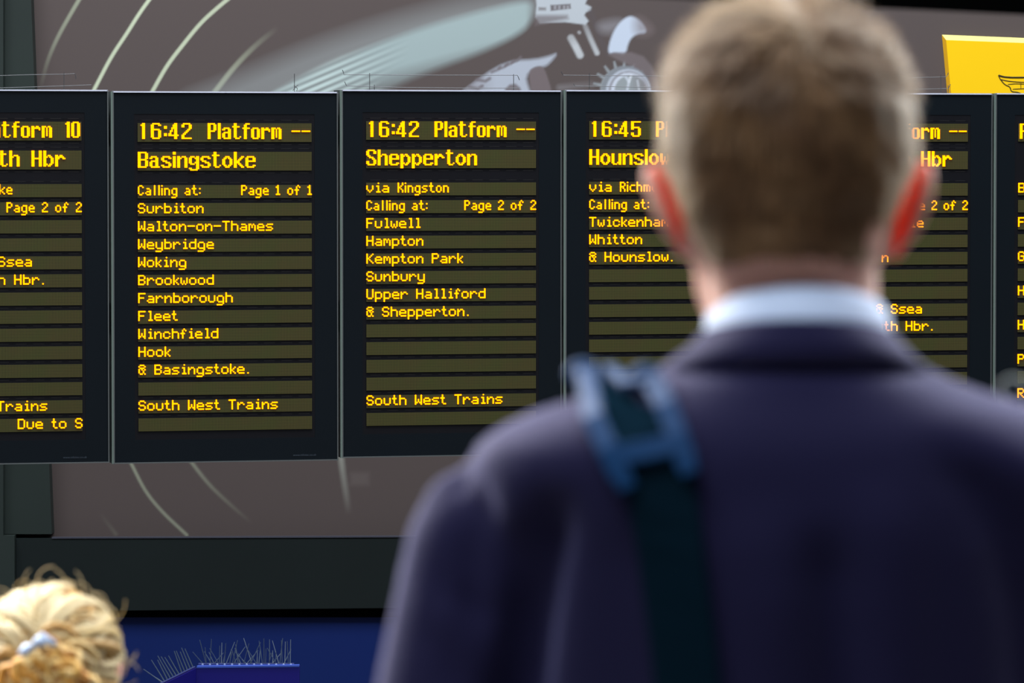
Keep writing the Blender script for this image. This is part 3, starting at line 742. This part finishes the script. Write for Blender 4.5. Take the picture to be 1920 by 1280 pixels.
# ears: leaning outward at the top, cupped forward
for s, top, bot in ((-1, (1228, 322), (1281, 462)), (1, (1731, 318), (1683, 462))):
    top = (top[0] - s * 5, top[1] - 6); bot = (bot[0] - s * 5, bot[1] - 4); t = Vector((lx(top[0]), .012, lz(top[1]))); q = Vector((lx(bot[0]), .002, lz(bot[1]))); c = (t + q) / 2
    zax = (t - q).normalized(); yax = Vector((-.45 * s, .9, 0)).normalized(); xax = yax.cross(zax).normalized(); yax = zax.cross(xax)
    M3 = Matrix((xax, yax, zax)).transposed()
    b.ell(c, (.0072, .017, .0295), M3, 18, 12)
    rim = []
    for k in range(13):
        a = R(-150) + R(300) * k / 12 
        rim.append(c + M3 @ Vector((s * -.000, -.0165 * math.cos(a), .0275 * math.sin(a))) + Vector((s * .0035, 0, 0)))
    b.tube(rim, [.0036] * 13, 8)
    for p in (rim[0], rim[-1]): b.ell(p, (.0036,) * 3, seg=8, rings=6)
    b.ell(q + Vector((s * .001, .004, -.001)), (.006, .008, .009))
# torso, limbs and feet under the clothes
b.ell((0, -.0, 1.33), (.135, .085, .17)); b.ell((0, 0, 1.08), (.14, .09, .18)); b.ell((0, 0, .95), (.15, .10, .12))
def hand(b, wr, s):
    """relaxed hand hanging from the wrist wr; s=-1 left"""
    w = Vector(wr); b.cap(w, .024, w + Vector((0, .005, -.05)), .026)
    palm = w + Vector((0, .012, -.075)); b.ell(palm, (.016, .038, .045))
    for k, (dy, ln, r) in enumerate(((-.030, .060, .0075), (-.010, .074, .0085), (.010, .080, .009), (.029, .072, .0088))):
        p0 = palm + Vector((0, dy, -.035)); p1 = p0 + Vector((-s * .004, dy * .12, -ln * .45)); p2 = p1 + Vector((-s * .012, .002, -ln * .32)); p3 = p2 + Vector((-s * .014, 0, -ln * .2))
        b.cap(p0, r, p1, r * .95, 10); b.cap(p1, r * .95, p2, r * .88, 10); b.cap(p2, r * .88, p3, r * .78, 10)
    t0 = palm + Vector((0, .034, .012)); t1 = t0 + Vector((-s * .012, .022, -.030)); t2 = t1 + Vector((-s * .006, .004, -.028))
    b.cap(t0, .0125, t1, .0105, 10); b.cap(t1, .0105, t2, .0085, 10)
for s in (-1, 1):
    b.cap((s * .12, .0, 1.44), .036, (s * .205, -.010, 1.37), .032); b.cap((s * .205, -.010, 1.37), .032, (s * .225, -.02, 1.17), .034); b.cap((s * .225, -.02, 1.17), .037, (s * .235, .05, .94), .026)
    hand(b, (s * .235, .052, .93), s)
    b.cap((s * .085, 0, .92), .078, (s * .095, .01, .50), .052); b.cap((s * .095, .01, .50), .050, (s * .10, -.02, .10), .034)
    b.ell((s * .10, .04, .045), (.036, .10, .035))
me = voxel(b, .0036, 3)
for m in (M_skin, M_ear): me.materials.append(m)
v = verts_of(me); fc = np.empty(len(me.polygons) * 3); me.polygons.foreach_get('center', fc); fc = fc.reshape(-1, 3)
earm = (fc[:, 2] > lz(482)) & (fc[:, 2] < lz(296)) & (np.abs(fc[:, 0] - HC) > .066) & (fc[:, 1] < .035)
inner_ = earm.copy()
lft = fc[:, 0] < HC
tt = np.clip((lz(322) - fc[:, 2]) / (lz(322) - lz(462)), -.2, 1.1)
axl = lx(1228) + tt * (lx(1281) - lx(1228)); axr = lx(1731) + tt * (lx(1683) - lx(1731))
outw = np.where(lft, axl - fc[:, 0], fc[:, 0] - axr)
inner_ &= (outw < .0024)  # inner faces get the painted through-light red, outer rim plain skin
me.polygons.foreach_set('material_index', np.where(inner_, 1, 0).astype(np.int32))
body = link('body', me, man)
b = MB()
for s in (-1, 1): b.ell((HC + s * .031, .087, 1.678), (.012, .012, .011))
b.build('eyes', M_eye, man, smooth=True)

# hair: a close cap with fine short strands growing from the crown
M_hair = attr_mat('light_brown_hair', .5, .3, sheen=1.0, translucent=.3)
M_hair.node_tree.nodes['Principled BSDF'].inputs['Sheen Tint'].default_value = (1.0, .80, .52, 1)
b = MB()
b.ell((HC, .000, 1.716), (.0805, .098, .0865)); b.ell((HC - .001, -.022, 1.690), (.0725, .072, .060)); b.ell((HC - .002, -.028, 1.655), (.0585, .060, .050))
b.ell((HC - .002, -.004, 1.745), (.0735, .085, .058)); b.ell((HC + .006, .0, 1.762), (.050, .08, .040))
me = voxel(b, .0045, 4)
bmh = bmesh.new(); bmh.from_mesh(me)
def hair_keep(c):
    if c.z > 1.735: return True
    yb = .03 if c.z > 1.70 else .014 - max(0, 1.70 - c.z) * 1.05
    return c.y < yb and c.z > 1.636 + 6.0 * max(0, .045 - abs(c.x - HC)) * 0.02
bmesh.ops.delete(bmh, geom=[f for f in bmh.faces if not hair_keep(f.calc_center_median())], context='FACES')
bmh.to_mesh(me); bmh.free()
hv = verts_of(me); hn = normals_of(me)
_n = np.sin(hv[:, 0] * 170 + 2 * np.sin(hv[:, 2] * 110)) * np.sin(hv[:, 2] * 150 + 2 * np.sin(hv[:, 0] * 90 + 1) + hv[:, 1] * 80)
_d = .0008 * _n
_w0 = np.array([lx(1500), -.075, lz(22)]); _w1 = np.array([lx(1538), -.085, lz(86)])
_t = np.clip(((hv - _w0) @ (_w1 - _w0)) / ((_w1 - _w0) @ (_w1 - _w0)), 0, 1)[:, None]
_dist = np.linalg.norm((hv - (_w0 + _t * (_w1 - _w0)))[:, [0, 2]], axis=1)
_d = _d - np.where(hv[:, 1] < 0, .0055 * np.exp(-_dist ** 2 / (2 * .0065 ** 2)), 0)
hv = hv + hn * _d[:, None]; set_verts(me, hv); hn = normals_of(me)
hair_mb = MB(); hair_mb.v = [tuple(p) for p in hv]; hair_mb.f = [tuple(p.vertices) for p in me.polygons]; hair_mb.mi = [0] * len(hair_mb.f)
def hcol(p):
    k = .5 + .5 * math.sin(p[0] * 90 + math.sin(p[2] * 40) * 2.0 + p[2] * 25)
    q = .5 + .5 * math.sin(p[0] * 210 + 3 * math.sin(p[2] * 95 + 1.3) + p[1] * 60) * math.sin(p[2] * 130 + 2.2 * math.sin(p[0] * 120))
    base = np.array(srgb(98, 71, 48)[:3]) * (1 - .4 * k) + np.array(srgb(156, 122, 86)[:3]) * .4 * k
    return base * (.86 + .28 * q)
hair_mb.c = [tuple(hcol(p) * .8) for p in hv]
whorl = Vector((lx(1535), -.060, 1.785))
sel = RNG.choice(len(hv), 7000)
for i in sel:
    p = Vector(hv[i]); n = Vector(hn[i]); dirv = p - whorl; dirv -= n * dirv.dot(n)
    if dirv.length < 1e-4: dirv = n.orthogonal()
    dirv.normalize(); dirv = (dirv + n.cross(dirv) * .35 + Vector((random.gauss(0, .18), random.gauss(0, .18), random.gauss(0, .18)))).normalized()
    if p.z < 1.74: dirv = (dirv * .5 + Vector((0, 0, -.7))).normalized()
    L = random.uniform(.012, .020) if p.z > 1.70 else random.uniform(.005, .011) if p.z > 1.655 else random.uniform(.003, .006)
    side = n.cross(dirv).normalized() * .0006
    lift = .34 if p.z > 1.74 else .22
    a0 = p; a1 = p + dirv * L * .5 + n * L * lift * .5; a2 = p + dirv * L + n * L * lift * .75
    k = np.clip(random.gauss(1.0, .22), .5, 1.7); col = tuple(hcol(p) * k)
    hair_mb.add([a0 - side, a0 + side, a1 + side, a1 - side, a2], [(0, 1, 2, 3), (3, 2, 4)], 0, col)
bpy.data.meshes.remove(me)
hair_mb.build('hair', M_hair, man, smooth=True)

# shirt collar
M_shirt = mat('pale_blue_cotton', srgb(208, 226, 255), .7, .2, translucent=.25, tcol=srgb(208, 226, 255))
def ring(cx, cy, rx, ry, zb, zf, n=64, a0=0, a1=2 * math.pi, thick=0):
    """tilted oval: zb is its height at the back (y-), zf at the front"""
    out = []
    for k in range(n + (0 if a1 - a0 > 6.28 else 1)):
        a = a0 + (a1 - a0) * k / n
        y = -ry * math.cos(a); f = (1 + math.cos(a)) / 2
        out.append((cx + rx * math.sin(a), cy + y, zf + (zb - zf) * f))
    return out
def sheet(mb, rings):                                   # closed skin out of rings: outer then inner
    n = len(rings[0]); vs = [v for r in rings for v in r]; fs = []; m = len(rings)
    for i in range(m):
        j = (i + 1) % m
        for k in range(n):
            k2 = (k + 1) % n; fs.append((i * n + k, i * n + k2, j * n + k2, j * n + k))
    mb.add(vs, fs)
b = MB()
ctr = 1487
sheet(b, [ring(.002, -.012, .0550, .066, lz(530), lz(648)), ring(.002, -.012, .0572, .070, lz(542), lz(655)), ring(.002, -.013, .0585, .079, lz(572), lz(690)), ring(.002, -.014, .060, .085, lz(608), lz(720)),
          ring(.002, -.012, .054, .068, lz(610), lz(720)), ring(.002, -.012, .0530, .063, lz(560), lz(680))])
b.build('shirt_collar', M_shirt, man, smooth=True, fix=True)

# jacket
M_jack = mat('navy_wool', srgb(23, 22, 54), .85, .12, sheen=.24, sheen_tint=(.50, .50, 1.0, 1), bump=.12, bump_scale=500)
prof = [(612, 150, .070, .066), (640, 186, .082, .072), (660, 214, .090, .076), (690, 256, .100, .080), (715, 312, .106, .084), (735, 368, .110, .088), (752, 432, .114, .092), (770, 490, .118, .095),
        (795, 545, .123, .099), (830, 600, .128, .104), (870, 610, .131, .108), (920, 590, .133, .112), (1000, 565, .135, .118), (1100, 550, .134, .122), (1280, 535, .130, .124), (1600, 480, .122, .120)]
b = MB(); rings = []
def sup(w, db, df, z, n=72, ex=2.15):
    out = []
    for k in range(n):
        a = 2 * math.pi * k / n; ca, sa = math.cos(a), math.sin(a)
        x = w * math.copysign(abs(ca) ** (2 / ex), ca); y = (df if sa > 0 else db) * math.copysign(abs(sa) ** (2 / ex), sa)
        out.append((x, y - .012, z))
    return out
for py, w, db, df in prof: rings.append(sup(w / 3000.0, db, df, lz(py)))
for z, w in ((1.15, .168), (1.0, .175), (.86, .188), (.80, .190)): rings.append(sup(w, .118, .122, z))
b.loft(rings)
for s in (-1, 1):
    b.cap((s * .187, -.006, 1.453), .0565, (s * .205, -.012, 1.36), .058); b.cap((s * .205, -.012, 1.36), .058, (s * .232, -.02, 1.17), .054)
    b.cap((s * .232, -.02, 1.17), .054, (s * .236, .048, .955), .041)
    b.cap((s * .14, -.010, 1.499), .027, (s * .209, -.010, 1.484), .0225)
    b.ell((s * .150, -.012, 1.478), (.075, .055, .028), Matrix.Rotation(s * R(14), 3, 'Y'))
me = voxel(b, .006, 8)
v = verts_of(me); nn = normals_of(me)
# folds of the cloth: broad ridges and valleys on the back
pxv = np.stack([v[:, 0] * 3000 + 1487, 640 + (1.5863 - v[:, 2]) * 3000], 1)
back = np.clip((-v[:, 1] + .02) / .06, 0, 1) * np.clip((-nn[:, 1] + .25) / .4, 0, 1)
disp = np.zeros(len(v))
for pts, w, a in (
    ([(1036, 890), (1018, 990), (992, 1130), (968, 1300)], 32, -.016), ([(1150, 930), (1160, 1300)], 50, -.004),
    ([(940, 850), (965, 940), (950, 1060), (925, 1180), (900, 1300)], 26, .005), ([(868, 940), (880, 1040), (905, 1180), (915, 1290)], 20, -.006),
    ([(800, 1010), (840, 1090), (900, 1130)], 20, -.003), ([(790, 1150), (840, 1200), (880, 1290)], 22, -.004),
    ([(1410, 900), (1400, 1050), (1390, 1300)], 60, .005), ([(1440, 1000), (1450, 1300)], 40, .003),
    ([(1512, 950), (1524, 1040), (1538, 1150), (1550, 1300)], 30, -.010), ([(1610, 860), (1640, 1000), (1660, 1300)], 45, .007),
    ([(1740, 790), (1800, 870), (1865, 985), (1900, 1120), (1915, 1300)], 44, -.012), ([(1830, 790), (1900, 900), (1950, 1020)], 40, .006),
    ([(1240, 692), (1380, 678), (1490, 672), (1600, 674), (1720, 688)], 12, -.002), ([(905, 815), (880, 850), (866, 905)], 10, -.003)):
    best = np.full(len(v), 1e9)
    for i in range(len(pts) - 1): best = np.minimum(best, seg_dist(pxv, pts[i], pts[i + 1])[0])
    tp = np.clip((pxv[:, 1] - (min(q[1] for q in pts) - 20)) / 130, 0, 1) if max(q[1] for q in pts) - min(q[1] for q in pts) > 100 else 1.0
    disp += a * np.exp(-best ** 2 / (2 * w * w)) * tp * tp * (3 - 2 * tp)
v = v + nn * (disp * back)[:, None]
set_verts(me, v); me.materials.append(M_jack)
jk = link('jacket', me, man)
b = MB()
sheet(b, [ring(.001, -.014, .0590, .080, lz(588), lz(660)), ring(.001, -.015, .0615, .084, lz(593), lz(666)), ring(.001, -.016, .0715, .088, lz(626), lz(702)), ring(.001, -.017, .084, .0955, lz(664), lz(728)),
          ring(.001, -.016, .081, .090, lz(672), lz(732)), ring(.001, -.014, .056, .074, lz(612), lz(690))])
b.build('collar', M_jack, jk, smooth=True, fix=True)
# trousers and shoes (below the frame, but they carry him)
M_trs = mat('dark_grey_wool', srgb(44, 44, 52), .85, .2)
b = MB(); b.ell((0, 0, .93), (.165, .115, .14))
for s in (-1, 1): b.cap((s * .085, 0, .90), .090, (s * .095, .01, .50), .070); b.cap((s * .095, .01, .50), .070, (s * .10, -.018, .09), .056)
me = voxel(b, .01, 3); me.materials.append(M_trs); link('trousers', me, man)
M_shoe = mat('black_leather', srgb(22, 20, 20), .35, .5)
for s in (-1, 1):
    b = MB(); b.ell((s * .10, .075, .045), (.046, .115, .045)); b.ell((s * .10, -.02, .055), (.042, .06, .055)); b.box((s * .10 - .045, -.07, 0), (s * .10 + .045, .18, .02))
    me = voxel(b, .006, 3); me.materials.append(M_shoe); link('shoe', me, man)

# shoulder bag: strap over the left shoulder, blue frame buckle
M_strap = mat('dark_teal_webbing', srgb(10, 28, 40), 1.0, .0, bump=.1, bump_scale=300)
M_buck = mat('blue_plastic', srgb(14, 56, 100), .6, .12)
M_bag = mat('dark_bag_canvas', srgb(24, 30, 36), .8, .2)
from mathutils.bvhtree import BVHTree
dg = bpy.context.evaluated_depsgraph_get()
bv = BVHTree.FromPolygons([tuple(p) for p in v], [tuple(p.vertices) for p in jk.data.polygons])
def on_jacket(x, z, off, front=False):
    o_ = Vector((x, -1 if not front else 1, z)); h = bv.ray_cast(o_, Vector((0, 1 if not front else -1, 0)))
    return h
bag = tag(empty('shoulder_bag', (MX, MY, 0)), 'dark webbing bag strap with blue plastic buckle across the back of the man', 'bag')
def ribbon(mb, cl, half, th):
    """cl: list of (point, normal, side)"""
    vs = []; fs = []
    for p, n, sd in cl:
        vs += [p - sd * half, p + sd * half, p + sd * half + n * th, p - sd * half + n * th]
    m = len(cl)
    for i in range(m - 1):
        for k in range(4):
            k2 = (k + 1) % 4; fs.append((i * 4 + k, i * 4 + k2, i * 4 + 4 + k2, i * 4 + 4 + k))
    fs.append((3, 2, 1, 0)); fs.append(tuple((m - 1) * 4 + k for k in range(4)))
    mb.add(vs, fs)
def back_line(pts, off):
    out = []
    for x, z in pts:
        h = on_jacket(x, z, off)
        if h[0] is None: continue
        out.append((h[0], h[1]))
    return out
# centre line down the back
cl = [(lx(px), lz(py)) for px, py in [(1212, 800), (1222, 850), (1233, 900), (1243, 960), (1252, 1020), (1260, 1080), (1268, 1140), (1275, 1200), (1282, 1260), (1290, 1330), (1330, 1480), (1400, 1700), (1500, 1950)]]
pts = back_line(cl, 0)
# over the top of the shoulder and down the front
topx = lx(1150); topz = max((p[2] for p in v if abs(p[0] - topx) < .006), default=1.55)
arc_pts = [(Vector((lx(1180), -.075, topz - .010)), Vector((0, -.45, .9))), (Vector((lx(1150), -.015, topz + .003)), Vector((0, 0, 1)))]
h0 = pts[0]
front = []
for x, z in [(lx(1130), topz - .05), (lx(1135), topz - .12), (lx(1160), 1.32), (lx(1220), 1.20), (lx(1330), 1.08)]:
    h = on_jacket(x, z, 0, True)
    if h[0] is not None: front.append((h[0], h[1]))
path = list(reversed(front)) + list(reversed(arc_pts)) + pts
seq = []
for i, (p, n) in enumerate(path):
    t = (path[min(i + 1, len(path) - 1)][0] - path[max(i - 1, 0)][0]).normalized(); n = (Vector(n) - t * Vector(n).dot(t)).normalized()
    sd = t.cross(n).normalized(); seq.append((p + n * .0025, n, sd))
b = MB(); ribbon(b, seq, .0205, .003); b.build('strap', M_strap, bag, smooth=False, fix=True)
# buckle frame: built over the shoulder from the back surface
def bk(px, py, off=.007):
    h = on_jacket(lx(px), lz(py), 0)
    if h[0] is None or h[1].z > .93:
        return Vector((lx(px), -.02, topz + off)), Vector((0, 0, 1))
    return h[0] + h[1] * off, h[1]
b = MB()
def bar(pxs, w, th=.006):
    q = [bk(*p) for p in pxs]; sq = []
    for i, (p, n) in enumerate(q):
        t = (q[min(i + 1, len(q) - 1)][0] - q[max(i - 1, 0)][0]).normalized(); n = (n - t * n.dot(t)).normalized(); sq.append((p, n, t.cross(n).normalized()))
    ribbon(b, sq, w / 2, th)
bar([(1098, 752), (1120, 790), (1145, 830), (1168, 872)], .013)
bar([(1222, 722), (1245, 765), (1264, 810), (1280, 852)], .013)
bar([(1160, 838), (1200, 832), (1240, 824), (1272, 816)], .013)
bar([(1100, 757), (1140, 747), (1180, 738), (1220, 730)], .008)
bar([(1168, 866), (1178, 890)], .011); bar([(1278, 848), (1284, 866)], .011)
for p in ((1092, 744), (1212, 718)):
    q, n = bk(*p); b.ell(q, (.011, .008, .009), seg=12, rings=8)
me = b.mesh('buckle', M_buck, smooth=False, fix=True)
o = link('buckle', me, bag); bv_ = o.modifiers.new('b', 'BEVEL'); bv_.width = .0015; bv_.segments = 2
o['label'] = 'blue plastic ladder buckle'
b = MB(); b.box((.19, -.20, .62), (.30, .16, .92)); me = voxel(b, .012, 4); me.materials.append(M_bag); link('pouch', me, bag)
# small looped cord standing on the right shoulder
M_cord = mat('clear_grey_cord', srgb(120, 135, 135), .3, .5)
b = MB(); pts = []
for k in range(14):
    a = R(-10) + R(230) * k / 13
    pts.append((lx(1897) + .0075 * math.cos(a) - .001, -.02, lz(728) + .0072 * math.sin(a)))
pts = [(pts[0][0] + .003, -.02, pts[0][2] - .012)] + pts + [(pts[-1][0] + .006, -.02, pts[-1][2] - .006)]
b.tube(pts, .0013, 8)
b.build('cord_loop', M_cord, man, smooth=True)['label'] = 'thin grey looped cord on the right shoulder'

# ------------------------------------------------------------------ fair-haired person, lower left
YW = 5.8; SWm = YW / F_PX
WX = at(92, 1190, YW).x
def wx(px): return (px - 92) * SWm
def wz(py): return at(92, py, YW).z
wo = tag(empty('person', (WX, YW, 0)), 'fair-haired person low at the left corner, wavy hair twisted up in a pale clip', 'person')
b = MB(); zc = wz(1234)
b.ell((0, 0, zc), (.076, .090, .085)); b.ell((0, .05, zc - .055), (.052, .048, .055)); b.ell((0, .075, zc - .095), (.022, .02, .016))
b.cap((0, .088, zc - .015), .007, (0, .108, zc - .045), .009); b.ell((0, .092, zc - .072), (.02, .009, .008))
b.tube([(0, 0, zc - .05), (0, -.01, zc - .16)], [.045, .05], 16)
for s in (-1, 1): b.ell((s * .081, .005, wz(1266)), (.006, .016, .024), Matrix.Rotation(s * R(12), 3, 'Y'))
zs = zc - .19
b.ell((0, 0, zs - .14), (.10, .06, .15)); b.ell((0, 0, zs - .38), (.10, .06, .16))
for s in (-1, 1):
    b.cap((s * .12, 0, zs), .035, (s * .165, -.01, zs - .22), .029); b.cap((s * .165, -.01, zs - .22), .029, (s * .17, .05, zs - .40), .02)
    hand(b, (s * .17, .052, zs - .41), s)
    b.cap((s * .065, 0, zs - .45), .062, (s * .07, .01, .26), .042); b.cap((s * .07, .01, .26), .042, (s * .07, 0, .07), .03); b.ell((s * .07, .04, .035), (.03, .075, .032))
me = voxel(b, .005, 3); me.materials.append(mat('pale_skin', srgb(232, 180, 165), .5, .3)); link('body', me, wo)
b = MB()
for s in (-1, 1): b.ell((s * .03, .079, zc - .022), (.011, .011, .010))
b.build('eyes', M_eye, wo, smooth=True)
M_coat = mat('grey_cardigan', srgb(120, 118, 122), .85, .2)
b = MB(); b.loft([[(w_ * math.cos(6.2832 * k / 28), d2 * math.sin(6.2832 * k / 28), zs + dz) for k in range(28)] for dz, w_, d2 in ((.055, .052, .050), (.035, .085, .060), (.01, .130, .075), (-.1, .150, .095), (-.3, .142, .098), (-.45, .165, .115), (-.62, .178, .125))])
for s in (-1, 1): b.cap((s * .125, 0, zs - .01), .046, (s * .168, -.01, zs - .22), .04); b.cap((s * .168, -.01, zs - .22), .04, (s * .172, .05, zs - .39), .03)
me = voxel(b, .009, 4); me.materials.append(M_coat); link('coat', me, wo)
for s in (-1, 1):
    b = MB(); b.ell((s * .07, .045, .036), (.038, .090, .036)); b.ell((s * .07, -.01, .045), (.036, .045, .045)); b.box((s * .07 - .036, -.05, 0), (s * .07 + .036, .13, .016))
    me = voxel(b, .006, 3); me.materials.append(M_shoe); link('shoe', me, wo)
# hair: under-shell plus locks drawn towards the clip, then a twisted knot
M_blond = attr_mat('wavy_fair_hair', .55, .25, translucent=.10)
clip = Vector((wx(100), -.100, wz(1190)))
cols = [np.array(srgb(*c)[:3]) for c in ((186, 162, 112), (172, 136, 80), (194, 178, 140), (138, 102, 56), (182, 165, 126))]
hm = MB()
AX = (.080, .098, .086)
def on_head(p, k):
    d = p - Vector((0, 0, zc)); e_ = Vector((d.x / AX[0], d.y / AX[1], d.z / AX[2]))
    e_ = e_.normalized() * k if e_.length > 1e-4 else e_
    return Vector((e_.x * AX[0], e_.y * AX[1], e_.z * AX[2] + zc))
sh = MB(); sh.ell((0, .0, zc), (AX[0] * .985, AX[1] * .985, AX[2] * .985), seg=40, rings=24)
keep = [f for f in sh.f if (sum(sh.v[i][1] for i in f) / len(f) < .03 or sum(sh.v[i][2] for i in f) / len(f) > zc + .045)]
hm.add(sh.v, keep, 0, tuple(np.array(srgb(150, 110, 58)[:3])))
def lock(a, r0, flat, wob, lift, col, y0):
    st = Vector((math.cos(a) * AX[0], y0, zc + math.sin(a) * AX[2]))
    tg = clip + Vector((random.gauss(0, .014), 0, random.gauss(-.006, .010))); bend = random.gauss(0, .016); ph = random.uniform(0, 6.28); pts = []; n = 12
    for i in range(n):
        t = i / (n - 1); q = st.lerp(tg, t) + Vector((-math.sin(a), 0, math.cos(a))) * (bend * math.sin(math.pi * t) + wob * math.sin(ph + t * 8))
        pts.append(on_head(q, 1.0 + lift * math.sin(math.pi * min(1, t * 1.15))))
    hm.tube(pts, [r0 * w for w in (.5, .85, 1, 1.1, 1.1, 1.05, 1, .9, .8, .7, .5, .3)], 8, 0, tuple(col), flat=flat)
for k in range(54):
    a = R(-38 + 256 * (k + random.random()) / 54)
    lock(a, random.uniform(.006, .0125), .5, random.uniform(.001, .004), random.uniform(.0, .035), cols[(0, 2, 4, 1, 0, 2)[k % 6]] * random.uniform(.85, 1.12), random.uniform(.005, .04))
for k in range(130):
    a = R(random.uniform(-38, 218))
    lock(a, random.uniform(.0016, .0036), .8, random.uniform(.001, .006), random.uniform(.03, .075), cols[min(4, int(random.random() * 5))] * random.uniform(.7, 1.15), random.uniform(-.02, .04))
# the lock arched over the clip, and a second one low on the right
for pts, r_, c_ in (([(86, 1186), (98, 1168), (116, 1158), (138, 1161), (156, 1172), (170, 1190)], .0055, 1), ([(120, 1205), (150, 1192), (180, 1196), (205, 1215), (216, 1245)], .008, 0),
                    ([(125, 1225), (165, 1215), (190, 1228), (205, 1262)], .007, 2), ([(60, 1212), (30, 1206), (0, 1222), (-20, 1245)], .009, 1), ([(70, 1200), (45, 1172), (20, 1150), (-10, 1140)], .008, 2)):
    q = [on_head(Vector((wx(x), -.085, wz(z))), 1.06) for x, z in pts]
    hm.tube(q, [r_ * .4] + [r_] * (len(q) - 2) + [r_ * .4], 8, 0, tuple(cols[c_]), flat=.7)
kc = [np.array(srgb(*c)[:3]) for c in ((226, 178, 98), (206, 148, 66), (236, 204, 140), (168, 112, 50))]
for k in range(44):                                                       # the twisted knot under the clip
    c = Vector((wx(112) + random.gauss(0, .012), -.108, wz(1246) + random.gauss(0, .010))); ra = random.uniform(.007, .034); a0 = random.uniform(0, 6.28); pts = []; wv2 = random.uniform(.001, .004); sp_ = random.uniform(.25, .5)
    for i in range(12):
        a = a0 + i * sp_; rr = ra * (1 + .25 * math.sin(i * 1.3 + k)); pts.append(c + Vector((math.cos(a) * rr * 1.15, -.030 * math.sqrt(max(0, 1 - min(1, rr / .044) ** 2)) + random.gauss(0, .003), math.sin(a) * rr)))
    hm.tube(pts, [.002] + [random.uniform(.003, .0075)] * 10 + [.0015], 8, 0, tuple(kc[k % 4] * random.uniform(.8, 1.1)), flat=.8)
for k in range(70):                                                       # fly-away curls
    a = R(random.uniform(-45, 200)); st = Vector((math.cos(a) * AX[0], random.uniform(-.04, .04), zc + math.sin(a) * AX[2])); out = Vector((math.cos(a), 0, math.sin(a)))
    L = random.uniform(.014, .040); cu = random.choice((-1, 1)) * random.uniform(1.0, 4.2); pts = []; p = st.copy(); dvec = out.copy()
    for i in range(10):
        pts.append(p.copy()); p += dvec * (L / 9); dvec = Matrix.Rotation(cu / 9, 3, 'Y') @ dvec
    hm.tube(pts, [.0005] * 9 + [.0003], 5, 0, tuple(cols[random.choice((0, 2, 4))]))
hm.build('hair', M_blond, wo, smooth=True)
M_clip2 = mat('pale_blue_clip', srgb(160, 180, 212), .4, .4)
b = MB()
cy_ = clip.y - .034
b.tube([(wx(x), cy_ + dy, wz(z)) for x, z, dy in [(58, 1206, .012), (70, 1193, .002), (82, 1191, 0), (92, 1179, -.002), (100, 1173, -.003), (110, 1179, 0), (124, 1190, .003), (139, 1200, .010)]], [.004, .0055, .0042, .005, .0058, .005, .0038, .0015], 10)
b.ell((wx(99), cy_ - .006, wz(1181)), (.0065, .005, .006), seg=14, rings=8); b.ell((wx(68), cy_ - .002, wz(1199)), (.006, .005, .0055), seg=14, rings=8)
b.build('hair_clip', M_clip2, wo, smooth=True)['label'] = 'pale blue plastic hair clip'
